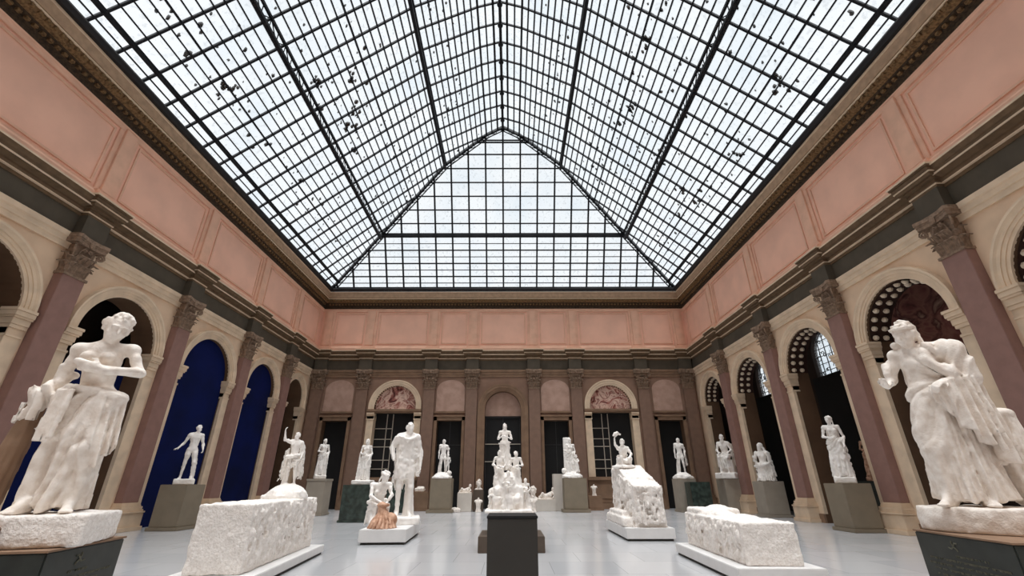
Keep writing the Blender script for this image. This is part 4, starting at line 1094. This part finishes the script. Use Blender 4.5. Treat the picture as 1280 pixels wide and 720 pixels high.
statue('white veiled half-length woman statue in the arch of the farther leaded window', (13.5, 24.2, 1.6), math.radians(-45), 1.45, half_figure, box=((-.5, -.45, -.15), (.5, .45, 1.3)))
pedestal('olive pedestal in front of the nearer leaded window arch', 'olive', (12.68, 17.35, 0), 1.0, 1.05, 1.53)
statue('white draped woman statue before the nearer leaded window arch', (12.68, 17.35, 1.53), math.radians(-35), 1.22, lambda q: draped_female(q, 12, (-.5, -.8, -.2)))
pedestal('dark pedestal inside the right passage, behind the olive pedestal', 'darkstone', (15.6, 19.7, 0), 1.0, 1.0, 1.6)
statue('dark mottled statue in the shade of the right passage', (15.6, 19.7, 1.6), math.radians(-60), .95, lambda q: draped_female(q, 14), m='stained')

# ------------------------------------------------------------------ rough marble blocks
def rock(name, label, cat, loc, rz, dims, seed, extra=None, m='rough', group=None, slab_dims=None, amp=.012):
    t = thing(name, label, cat, loc, rz, group)
    sx, sy, sz = dims; z0 = 0
    if slab_dims:
        a, b_, c = slab_dims; g = MB(); g.box((-a / 2 + .04, -b_ / 2 + .04, 0), (a / 2 - .04, b_ / 2 - .04, .06)); g.build('shadow_gap_base', 'charcoal', t)
        g = MB(); g.box((-a / 2, -b_ / 2, .05), (a / 2, b_ / 2, c)); g.build('base_slab', 'slab', t, bevel=.012); z0 = c
    q = Carve((-sx / 2 - .16, -sy / 2 - .16, -.06), (sx / 2 + .16, sy / 2 + .16, sz + .5), .018)
    q.box((0, 0, sz / 2), (sx / 2, sy / 2, sz / 2), .03)
    if extra: extra(q)
    q.noise(amp, .16, seed); q.noise(amp * .7, .07, seed + 1); q.noise(amp * .4, .04, seed + 2); q.floor(0)
    o = q.build('block', m, t); o.location.z = z0
    return t
def relief(side, sx, sy, sz, seed, n=60, r=(.04, .11)):
    def f(q):
        rng = np.random.default_rng(seed)
        for i in range(n):
            y = rng.uniform(-sy / 2 + .08, sy / 2 - .08); z = rng.uniform(.1, sz - .08); a = rng.uniform(*r)
            q.ell((side * sx / 2, y, z), (a * .55, a, a * rng.uniform(.8, 2.)), None, .02, rng.random() < .4)
    return f
rock('marble_block', 'long rough white marble block on a pale slab, left foreground', 'marble block', (-4.55, 10.35, 0), math.radians(6), (.92, 3.7, 1.06), 3, relief(1, .92, 3.7, 1.06, 5, 420, (.02, .07)), group='rough marble blocks', slab_dims=(1.45, 4.2, .2))
def top_fragment(q):
    relief(-1, 1., 3.1, .66, 8, 300, (.02, .07))(q)
    q.box((0, 1.0, .66), (.46, .42, .14), .06); q.ell((-.1, .45, .7), (.3, .5, .1), None, .05); q.ell((.1, -.1, .66), (.34, .5, .07), None, .05); q.ell((.15, 1.1, .76), (.25, .3, .1), None, .04)
rock('marble_block', 'low rough white marble block with a broken top on a pale slab, right foreground', 'marble block', (5.25, 10.5, 0), math.radians(-2), (.98, 3.1, .68), 13, top_fragment, group='rough marble blocks', slab_dims=(1.5, 3.5, .24))

def rider_group(q):
    nude_male(q, 21, True)
    mound(q, .74, .66, -.39, .5, 4)
    q.hang((.16, -.05, 1.3), (.3, .1, 1.25), (.06, .05, -1.0), 7, .035, 4); q.hang((-.18, .0, 1.2), (-.3, .08, 1.1), (-.06, .03, -.9), 5, .04, 5)
    q.roll([(-.2, -.1, .98), (0, -.17, .95), (.2, -.05, 1.0)], .05, 4, 8); q.hang((-.12, -.15, .96), (.14, -.15, .96), (0, -.02, -.4), 8, .028, 9)
statue('white warrior statue with one arm raised on a mound, on the left rough marble block', (-4.62, 11.25, 1.255), math.radians(20), .68, rider_group, box=((-.78, -.74, -.42), (.78, .74, 2.0)), h=.018)

# ------------------------------------------------------------------ standing and kneeling group
def group_slab():
    t = thing('low_plinth', 'low pale plinth under the standing and kneeling marble group', 'plinth', (-3.12, 15.55, 0), math.radians(3))
    b = MB(); b.box((-.6, -1.4, 0), (.6, 1.4, .07)); b.build('shadow_gap_base', 'charcoal', t)
    b = MB(); b.box((-.66, -1.46, .06), (.66, 1.46, .38)); b.build('slab', 'slab', t, bevel=.012)
group_slab()
def cloaked(q):
    J = pose(elR=(-.3, .0, 1.22), wrR=(-.24, -.15, 1.0), elL=(.28, .02, 1.15), wrL=(.28, -.05, .9), knL=(.13, -.06, .5), head=(.02, -.03, 1.6))
    q.body(J); q.head(J['head'], (.3, -.9, -.3), hair='curly', seed=8, R=.9)
    q.foot(J['anL'], (.2, -1, 0)); q.foot(J['anR'], (-.1, -1, 0)); q.hand(J['wrL'], (0, -.2, -1), (-1, 0, 0), 1, .6, .012)
    q.skirt((0, .01, 1.44), (-.02, .01, .66), (.17, .09), (.165, .12), 12, .012, .022, 3)
    q.hang((-.2, .05, 1.42), (.1, .13, 1.44), (-.03, .03, -.9), 10, .03, 4)
    q.hang((.2, -.02, 1.36), (.25, .06, 1.3), (.02, 0, -.6), 3, .026, 5); q.roll([(-.2, -.02, 1.42), (-.3, -.02, 1.22), (-.26, -.12, 1.05)], .04, 4, 6)
    q.roll([(-.16, -.06, 1.44), (0, -.13, 1.38), (.17, -.05, 1.45)], .035, 3, 7); q.chain([(.12, .12, 0), (.1, .1, .5), (.05, .08, .8)], [.11, .08, .06], .02)
    slab(q, .34, .32)
statue('white cloaked standing man statue on the low plinth, behind the kneeling figure', (-2.98, 16.0, .38), math.radians(12), 1.7, cloaked, h=.014, box=((-.5, -.45, -.15), (.5, .45, 1.85)))
def kneeling(q):
    J = pose(pelvis=(0, .14, .36), waist=(0, .06, .52), chest=(0, -.04, .7), neck=(.02, -.13, .86), head=(.04, -.22, .98), shR=(-.18, -.06, .82), shL=(.18, -.08, .82), elR=(-.22, -.2, .6), wrR=(-.05, -.3, .5), elL=(.22, -.24, .62), wrL=(.1, -.32, .46),
             hipR=(-.09, .1, .34), hipL=(.09, .1, .34), knR=(-.15, -.26, .09), knL=(.14, -.22, .36), anR=(-.13, .2, .09), anL=(.15, -.2, .085))
    q.body(J, fem=True); q.head(J['head'], (.5, -.7, -.6), (.3, -.3, 1), hair='bun', seed=2)
    q.hand(J['wrR'], (.7, -.5, -.3), (0, 0, -1), 1, .6, .012); q.hand(J['wrL'], (-.6, -.5, -.4), (0, 0, -1), -1, .6, .012); q.foot((.15, -.2, .085), (0, -1, 0)); q.foot((-.13, .22, .085), (0, -1, 0))
    q.hang((-.2, .1, .5), (.2, .2, .5), (0, .05, -.45), 10, .035, 3); q.roll([(-.2, -.05, .42), (0, -.18, .36), (.2, -.1, .44)], .06, 4, 4); q.hang((-.14, -.2, .36), (.12, -.22, .36), (0, -.03, -.32), 8, .03, 5)
statue('white kneeling bent figure statue before the cloaked man', (-3.5, 15.05, .38), math.radians(25), 1.4, kneeling, h=.015, box=((-.45, -.5, -.03), (.45, .5, 1.2)))
def stained_rock(q):
    q.D[...] = 1.; rng = np.random.default_rng(4)
    q.cone((0, 0, .0), (0, 0, .4), .36, .12, .05); q.cone((-.04, 0, .38), (-.07, 0, .6), .12, .1, .05); q.ell((-.02, 0, .6), (.19, .13, .06), None, .03); q.ell((.2, .1, .2), (.2, .2, .2), None, .05)
    for i in range(18):
        a = 2 * PI * i / 18; q.chain([(.1 * math.cos(a), .1 * math.sin(a), .44), (.3 * math.cos(a + .2), .3 * math.sin(a + .2), .16), (.38 * math.cos(a + .1), .38 * math.sin(a + .1), 0)], [.02, .04, .05], .01)
rock('stained_stone', 'brown stained draped stone stump in front of the kneeling figure', 'stone', (-3.2, 14.55, .38), 0, (.7, .7, .8), 30, stained_rock, m='stained', amp=.01)

# ------------------------------------------------------------------ sloping tomb with crouching figure
def tomb():
    t = thing('tomb_monument', 'tall white sloping draped tomb block on a pale slab, right of centre', 'monument', (4.72, 16.4, 0), math.radians(-1))
    b = MB(); b.box((-.66, -1.6, 0), (.66, 1.6, .07)); b.build('shadow_gap_base', 'charcoal', t)
    b = MB(); b.box((-.72, -1.66, .06), (.72, 1.66, .34)); b.build('base_slab', 'slab', t, bevel=.012)
    q = Carve((-.8, -1.6, -.05), (.8, 1.6, 2.1), .026)
    def wedge(X, Y, Z):
        top = np.interp(Y.ravel(), [-1.6, -1.4, -.9, -.7, .3, .5, 1.6], [1.12, 1.16, 1.28, 1.36, 1.68, 1.78, 1.82]).astype(np.float32).reshape(Y.shape)
        return np.maximum(np.maximum(np.abs(X - .07 + .03 * Y) - .45 - .06 * (1.2 - Z) * .5, np.abs(Y) - 1.42), (Z - top) * .94) + 0 * X
    q.put(wedge, (-.62, -1.45, 0), (.7, 1.45, 1.85), .06)
    for i in range(9): q.chain([(-.3 + .09 * i, -1.4, 1.12), (-.3 + .085 * i, -.6, 1.36), (-.28 + .08 * i, .5, 1.74)], [.03, .05, .03], .03)
    q.box((-.1, .1, .14), (.6, 1.4, .14), .06, .05); q.box((-.12, .3, .3), (.52, 1.1, .12), .06, .05)
    q.roll([(-.4, -.75, 1.3), (0, -.7, 1.38), (.48, -.78, 1.3)], .07, 3, 5)
    rng = np.random.default_rng(3)
    for i in range(40): q.ell((-.38 + rng.normal() * .03, rng.uniform(-1., 1.2), rng.uniform(.4, 1.3)), V3(.07, .1, .16) * rng.uniform(.5, 1.2), None, .03, rng.random() < .4)
    q.hang((-.25, -1.46, 1.1), (.5, -1.46, 1.1), (.0, -.06, -1.0), 10, .035, 2, .03, .02)
    q.hang((-.36, -1.2, 1.12), (-.4, 1.2, 1.7), (-.05, 0, -1.1), 16, .035, 3, .2, .02)
    q.noise(.022, .17, 1); q.noise(.015, .07, 2); q.floor(0)
    o = q.build('draped_block', 'rough', t); o.location.z = .33
tomb()
def crouching(q):
    J = pose(pelvis=(0, .12, .2), waist=(0, .06, .36), chest=(0, -.02, .54), neck=(.0, -.06, .7), head=(-.03, -.1, .86), shR=(-.17, -.03, .65), shL=(.17, -.03, .65), elR=(-.3, -.08, .78), wrR=(-.3, -.1, 1.02), elL=(.26, -.16, .46), wrL=(.14, -.3, .36),
             hipR=(-.09, .08, .18), hipL=(.09, .08, .18), knR=(-.17, -.3, .34), knL=(.17, -.28, .3), anR=(-.15, -.26, .085), anL=(.18, -.18, .085))
    q.body(J); q.head(J['head'], (-.5, -.8, .1), hair='band', seed=3); q.hand(J['wrR'], (.4, -.1, .9), (1, 0, 0), -1, .4, .014); q.hand(J['wrL'], (-.5, -.7, -.3), (0, 0, -1), -1, .5, .013)
    q.ell((-.24, -.12, 1.16), (.1, .06, .07), None, .02); q.chain([(-.34, -.12, 1.1), (-.2, -.14, 1.2), (-.08, -.12, 1.14)], [.035, .04, .03], .02)
    q.foot(J['anR'], (0, -1, 0)); q.foot(J['anL'], (.2, -1, 0)); q.hang((-.22, .1, .4), (.22, .16, .42), (.0, .08, -.4), 9, .04, 3); q.ell((0, 0, .02), (.42, .38, .1), None, .05)
    q.roll([(-.2, -.1, .24), (0, -.2, .2), (.24, -.05, .26)], .07, 4, 4)
statue('white crouching figure with a raised arm on top of the sloping tomb', (4.62, 16.95, 2.03), math.radians(5), .98, crouching, box=((-.5, -.5, -.06), (.5, .5, 1.32)))

# ------------------------------------------------------------------ centre: post, low step, many-figured group
t = thing('post', 'dark charcoal post in the centre foreground', 'pedestal', (.595, 8.34, 0), 0)
b = MB(); b.box((-.4, -.4, 0), (.4, .4, 1.06)); b.build('post_body', 'charcoal', t, bevel=.006)
b = MB(); b.box((-.41, -.41, 1.06), (.41, .41, 1.1)); b.build('cap', 'black', t, bevel=.006)
t = thing('group_pedestal', 'white pedestal on a brown step behind the dark centre post', 'pedestal', (.58, 13.3, 0), 0)
b = MB(); b.box((-.83, -.83, 0), (.83, .83, .36)); b.build('step', 'brownslab', t, bevel=.01)
b = MB(); b.box((-.6, -.6, .36), (.6, .6, .86)); b.build('block', 'whiteped', t, bevel=.015)
def many_figures(q):
    def fig(off, sc, seed, fem=True, look=(0, -1, -.1), wide=.2):
        off = V3(*off); T = lambda p: np.asarray(p, float) * sc + off
        q.ell(T((0, 0, 1.3)), V3(.14, .11, .18) * sc, None, .03); q.ell(T((0, 0, 1.1)), V3(.12, .1, .14) * sc, None, .03)
        q.chain([T((-.17, 0, 1.42)), T((0, 0, 1.45)), T((.17, 0, 1.42))], .06 * sc, .02); q.head(T((0, -.03, 1.62)), look, hair='bun' if fem else 'curly', R=sc, seed=seed)
        q.chain([T((0, 0, 1.45)), T((0, -.02, 1.58))], .05 * sc, .02)
        rng = np.random.default_rng(seed)
        for s_ in (-1, 1):
            e = T((s_ * .27, -.02, 1.16)); w = T((s_ * rng.uniform(.0, .2), -.22, rng.uniform(1.0, 1.25))); q.chain([T((s_ * .18, 0, 1.42)), e, w], [.05 * sc, .04 * sc, .03 * sc], .02)
            q.hand(w, (-s_ * .5, -.6, .1), (0, 0, -1), -s_, .5, .011)
        q.skirt(T((0, 0, 1.08)), T((0, 0, .02)), (.15 * sc, .12 * sc), (wide * sc, wide * .9 * sc), 13, .018, .028, seed)
        q.roll([T((-.18, 0, 1.0)), T((0, -.16, .96)), T((.18, 0, 1.04))], .04 * sc, 4, seed)
    q.box((0, 0, .03), (.58, .5, .04), .02); q.box((0, .05, .3), (.38, .34, .3), .05); q.ell((0, 0, .55), (.36, .32, .4), None, .06)
    fig((-.1, .08, .98), .68, 1, True, (.1, -1, -.2), .24)
    fig((-.24, -.1, .42), .6, 2, False, (-.4, -.9, -.2), .24); fig((.2, -.02, .38), .62, 3, True, (.5, -.85, -.2), .22)
    fig((.0, -.28, .06), .52, 5, True, (0, -1, -.1), .3); fig((.44, -.05, .02), .44, 7, True, (.2, -1, -.1), .26); fig((-.42, -.12, .02), .3, 8, True, (-.2, -1, 0), .3)
    rng = np.random.default_rng(2)
    for i in range(26):
        a = rng.uniform(0, 2 * PI); q.ell((.42 * math.cos(a), .38 * math.sin(a), rng.uniform(.08, .5)), V3(.09, .09, .1) * rng.uniform(.5, 1.2), None, .03)
statue('white many-figured marble group with a figure on top, behind the dark centre post', (.5, 13.25, .86), 0, 1.06, many_figures, box=((-.68, -.62, -.03), (.72, .6, 2.25)), h=.0165)

# ------------------------------------------------------------------ fragments along the foot of the back wall
GF = 'marble fragments along the back wall'
def frag(label, loc, rz, sc, seed, kind):
    def mk(q):
        rng = np.random.default_rng(seed)
        if kind == 'head': q.head((0, 0, .3), (.1, -1, 0), hair='curly', beard=seed % 2 == 0, seed=seed, R=1.5); q.cone((0, .02, .2), (0, .03, .05), .085, .11, .04); q.ell((0, .02, .03), (.2, .13, .08), None, .04)
        elif kind == 'torso':
            J = pose(elR=None, elL=None, wrR=None, wrL=None); J = {k: tuple(np.array(v) - V3(0, 0, .86)) for k, v in J.items()}
            q.body(J, legs=False); q.ell((0, 0, .02), (.18, .14, .07), None, .04); q.chain([(0, 0, .62), (0, -.01, .7)], .055, .02)
        elif kind == 'reclining':
            q.chain([(-.4, 0, .12), (-.1, 0, .16), (.15, 0, .2), (.3, 0, .34)], [.08, .12, .15, .1], .05); q.head((.36, -.03, .48), (.2, -1, -.1), hair='curly', R=1.1, seed=seed); q.chain([(.3, -.1, .34), (.42, -.15, .18), (.3, -.2, .08)], [.05, .045, .04], .02)
            q.chain([(-.1, -.05, .15), (-.25, -.1, .3), (-.42, -.1, .06)], [.09, .07, .05], .03); q.box((-.02, 0, .03), (.5, .2, .04), .02)
        else:
            for i in range(7): q.ell((rng.uniform(-.2, .2), rng.uniform(-.1, .1), rng.uniform(.08, .2)), V3(.14, .1, .1) * rng.uniform(.7, 1.3), None, .03)
            q.box((0, 0, .1), (.26, .16, .1), .04)
    return statue(label, loc, rz, sc, mk, h=.018, box=((-.6, -.35, -.03), (.6, .35, .95)), group=GF, name='marble_fragment', cat='marble fragment', m='marble2')
pedestal('low pale ledge block left of the central doorway, carrying a reclining fragment', 'whiteped', (-2.2, 29.2, 0), .85, .8, 1.0, foot=0, name='low_block')
pedestal('brown stone bench block beside the olive pedestal, left of the central doorway', 'pier', (-5.15, 30.1, 0), 1.3, .8, 1.05, name='low_block')
pedestal('dark trestle block between the pale ledge and the many-figured group', 'brownslab', (-1.4, 29.3, 0), .6, .6, 1.15, foot=0, name='low_block')
pedestal('low pale ledge block right of the central doorway, carrying a reclining fragment', 'whiteped', (2.4, 29.6, 0), 1.7, .7, .62, foot=0, name='low_block')
frag('white reclining fragment on the pale ledge left of the central doorway', (-2.2, 29.2, 1.0), 0, .8, 3, 'reclining')
frag('white broken lump on the brown bench block left of the olive pedestal', (-5.15, 30.1, 1.05), .2, 1.1, 4, 'lump')
frag('white bust fragment on the dark trestle left of the central doorway', (-1.4, 29.3, 1.15), .1, 1.2, 5, 'head')
frag('white torso fragment standing on the floor before the dark trestle', (-1.35, 28.6, 0), -.1, 1.0, 7, 'torso')
frag('small white fragment on the floor right of the left olive pedestal', (-2.62, 28.5, 0), .4, .8, 9, 'lump')
frag('white reclining fragment on the pale ledge right of the central doorway', (2.75, 29.6, .62), 0, 1.1, 12, 'reclining')
frag('white head fragment on the pale ledge, left of the reclining one', (1.9, 29.6, .62), -.2, 1.5, 14, 'head')
frag('white torso fragment on the floor right of the many-figured group', (1.85, 28.4, 0), .2, 1.1, 15, 'torso')
pedestal('low stone block right of the right olive pedestal, below the right back window', 'pier', (5.75, 30.2, 0), .8, .7, .8, name='low_block')
frag('white torso fragment on the low stone block below the right back window', (5.75, 30.2, .8), -.2, .85, 17, 'torso')
pedestal('low stone block at the foot of the right corner pilaster', 'pier', (12.35, 29.7, 0), .7, .7, .7, name='low_block')
frag('white head fragment on the low block at the foot of the right corner pilaster', (12.35, 29.7, .7), -.5, 1.4, 19, 'head')
# ------------------------------------------------------------------ skylight roof
PROF = [(13.3, 15.2), (9.1, 18.85), (4.2, 23.1), (1.2, 24.85), (0, 25.3)]
Z0, ZR = 15.2, 25.3
def zx(x):
    x = abs(x)
    for (xa, za), (xb, zb) in zip(PROF, PROF[1:]):
        if xb <= x <= xa: return zb + (za - zb) * (x - xb) / (xa - xb)
    return Z0
YB0, YB1, YF0, YF1 = 31.05, 24.6, -8.5, -2.0
yb = lambda z: YB0 + (YB1 - YB0) * (z - Z0) / (ZR - Z0)
yf = lambda z: YF0 + (YF1 - YF0) * (z - Z0) / (ZR - Z0)
mb = MB()
for s in (-1, 1):
    for (xa, za), (xb, zb) in zip(PROF, PROF[1:]):
        mb.quad((s * xa, yf(za), za), (s * xa, yb(za), za), (s * xb, yb(zb), zb), (s * xb, yf(zb), zb))
for fy in (yb, yf):
    mb.add([(-x, fy(z), z) for x, z in PROF] + [(x, fy(z), z) for x, z in PROF[-2::-1]], [tuple(range(2 * len(PROF) - 1))])
roof = struct(mb.build('ceiling', 'glass'))
UPV = lambda s: (s * .68, 0, .74)
# glazing bars along the slopes
mb = MB()
for s in (-1, 1):
    for (xa, za), (xb, zb), n in zip(PROF, PROF[1:], (13, 15, 9, 3)):
        for i in range(n):
            t = i / n; x = xa + (xb - xa) * t; z = za + (zb - za) * t
            w = .058 if i else .1
            if n >= 13 and i == n // 2: w = .085
            mb.beam((s * x, yf(z), z), (s * x, yb(z), z), w, .07, UPV(s))
    mb.beam((s * 13.3, YF0, 15.25), (s * 13.3, YB0, 15.25), .2, .2)
    mb.beam((s * 12.72, yf(zx(12.72)), zx(12.72)), (s * 12.72, yb(zx(12.72)), zx(12.72)), .13, .12)
o = mb.build('glazing_bars', 'iron', roof)
# rafters, one by one
ry = []
y = 9.53 - 15 * 1.18
while y < 31: ry.append(y); y += 1.18
for s in (-1, 1):
    for y in ry:
        pts = []
        for (xa, za), (xb, zb) in zip(PROF, PROF[1:]):
            for t in np.linspace(0, 1, 13)[:-1]:
                x = xa + (xb - xa) * t; z = za + (zb - za) * t
                if yf(z) <= y <= yb(z): pts.append((s * x, y, z))
        if yf(ZR) <= y <= yb(ZR): pts.append((0, y, ZR))
        if len(pts) < 2: continue
        keep = [pts[0]] + [p for p in pts[1:-1] if any(abs(abs(p[0]) - q[0]) < 1e-6 for q in PROF)] + [pts[-1]]
        mb = MB()
        for a, b in zip(keep, keep[1:]): mb.beam(a, b, .085, .1, (s * .68, 0, .74))
        mb.build('rafter', 'iron', roof)
# lattice purlins hanging below the slope, and the ridge
def lattice(x, z, drop, s):
    y0, y1 = yf(z), yb(z); mb = MB()
    mb.beam((x, y0, z - .05), (x, y1, z - .05), .1, .1)
    mb.beam((x, y0 + .3, z - drop), (x, y1 - .2, z - drop), .17, .15)
    n = int((y1 - y0) / .6)
    for i in range(n):
        a = y0 + (y1 - y0) * i / n; b = y0 + (y1 - y0) * (i + 1) / n
        mb.beam((x, a, z - (drop if i % 2 else .05)), (x, b, z - (.05 if i % 2 else drop)), .035, .035)
        mb.beam((x, a, z - drop), (x, a, z), .03, .03)
    mb.build('lattice_purlin', 'iron', roof)
for s in (-1, 1):
    lattice(s * 9.1, 18.85, .65, s); lattice(s * 4.2, 23.1, .6, s)
mb = MB(); mb.beam((0, YF1, ZR - .1), (0, YB1, ZR - .1), .16, .3)
for k in (-.35, .35): mb.beam((k, YF1, ZR - .12), (k, YB1, ZR - .12), .06, .08)
for y in ry:
    if YF1 < y < YB1: mb.ell((0, y, ZR - .25), (.16, .16, .12))
mb.build('ridge_beam', 'iron', roof)
# hips
for fy in (yb, yf):
    for s in (-1, 1):
        pts = [(s * x, fy(z), z) for x, z in PROF]; mb = MB()
        for a, b in zip(pts, pts[1:]):
            mb.beam(a, b, .14, .22)
            a2 = Vector(a) + Vector((-s * .2, 0, -.22)); b2 = Vector(b) + Vector((-s * .2, 0, -.22))
            mb.beam(a2, b2, .06, .06)
            L_ = (Vector(b) - Vector(a)).length; n = max(2, int(L_ / .55))
            for i in range(n):
                p = Vector(a).lerp(Vector(b), i / n); q = a2.lerp(b2, (i + 1) / n); r = Vector(a).lerp(Vector(b), (i + 1) / n)
                mb.beam(p, q, .035, .035); mb.beam(q, r, .035, .035)
        mb.build('hip_beam', 'iron', roof)
    # bars of the hipped end
    sgn = 1 if fy is yb else -1
    mb = MB(); slope = Vector((0, fy(ZR) - fy(Z0), ZR - Z0)).normalized(); nrm = (0, sgn * .84, .54)
    k = 0
    for i in range(-10, 11):
        x = i * 1.28
        if abs(x) > 13.2: continue
        z = zx(x)
        if z - Z0 > .1: mb.beam((x, fy(Z0), Z0), (x, fy(z), z), .12, .1, nrm)
    z = Z0; i = 0; n = 24; 
    xz = lambda z: next(xb + (xa - xb) * (zb - z) / (zb - za) for (xa, za), (xb, zb) in zip(PROF, PROF[1:]) if za <= z <= zb)
    for i in range(0, 25):
        z = Z0 + i * .424
        if z > ZR - .1: break
        w = .1 if i % 2 == 0 else .055
        if z > 18.9 and i % 2: continue
        mb.beam((-xz(z), fy(z), z), (xz(z), fy(z), z), w, .08, nrm)
    mb.build('glazing_bars', 'iron', roof)
    mb = MB(); mb.beam((-xz(18.75), fy(18.75), 18.7), (xz(18.75), fy(18.75), 18.7), .2, .24); mb.beam((-xz(24.4), fy(24.4), 24.4), (xz(24.4), fy(24.4), 24.4), .08, .1)
    mb.build('tie_beam', 'iron', roof)
    mb = MB(); mb.beam((-13.3, fy(Z0), 15.22), (13.3, fy(Z0), 15.22), .3, .26); mb.build('end_plate', 'iron', roof)
# leaf litter and moss lying on the glass
random.seed(5); mb = MB()
def clump(s, x, y, r):
    z = zx(x); sl = .87
    n = random.randint(6, 9); vs = []
    for i in range(n):
        a = 2 * PI * i / n; q = r * random.uniform(.45, 1.1); dx = q * math.cos(a); dy = q * 1.2 * math.sin(a)
        vs.append((s * (x + dx), y + dy, zx(x + dx) + .04))
    top = [(a, b, c + .05) for a, b, c in vs]
    mb.add(vs + top, [tuple(range(n)), tuple(range(2 * n - 1, n - 1, -1))] + [(i, (i + 1) % n, n + (i + 1) % n, n + i) for i in range(n)])
for s in (-1, 1):
    for x0, cnt, sp in ((11.4, 90, .35), (10.2, 30, .5), (6.8, 110, .45), (8.4, 60, .25), (3.4, 60, .25), (2.4, 50, .5), (5.6, 30, .6)):
        for k in range(cnt):
            x = x0 + random.gauss(0, sp); y = random.uniform(2, 28)
            if not .2 < x < 13 or y > yb(zx(x)) - .3: continue
            clump(s, x, y, random.choice((.03, .04, .05, .06, .06, .09)) * (1.5 if random.random() < .07 else 1))
    for k in range(14):
        x = random.choice((11.2, 7.2, 8.5)) + random.gauss(0, .5); y = random.uniform(6, 22)
        for j in range(7): clump(s, x + random.gauss(0, .14), y + random.gauss(0, .2), random.uniform(.05, .12))
o = mb.build('leaf_litter', 'litter'); o['kind'] = 'stuff'; o['label'] = 'dark dead leaves and moss scattered on the glass roof'; o['category'] = 'leaf litter'

# ------------------------------------------------------------------ light and camera
wd = bpy.data.worlds.new('sky'); SC.world = wd; wd.use_nodes = True
bg = wd.node_tree.nodes['Background']; bg.inputs[0].default_value = (.93, .97, 1, 1); bg.inputs[1].default_value = 1.0
sl = bpy.data.lights.new('hazy_sun', 'SUN'); sl.energy = 5.8; sl.angle = math.radians(45); so = bpy.data.objects.new('hazy_sun', sl); C.objects.link(so); so.location = (0, 15, 40); so.rotation_euler = (math.radians(9), 0, 0)
cam = bpy.data.cameras.new('camera'); co = bpy.data.objects.new('camera', cam); C.objects.link(co); SC.camera = co
cam.sensor_width = 36; cam.lens = 549 / 1280 * 36; cam.clip_end = 200
R_ = Matrix.Rotation(math.radians(-.14), 4, 'Z') @ Matrix.Rotation(math.radians(90 + 23.83), 4, 'X') @ Matrix.Rotation(math.radians(-.15), 4, 'Z')
co.matrix_world = Matrix.Translation((.58, 0, 1.6)) @ R_
SC.view_settings.view_transform = 'Standard'; SC.view_settings.look = 'None'; SC.view_settings.gamma = 1; SC.view_settings.exposure = 0
SC.cycles.max_bounces = 10; SC.cycles.diffuse_bounces = 6; SC.cycles.transparent_max_bounces = 24
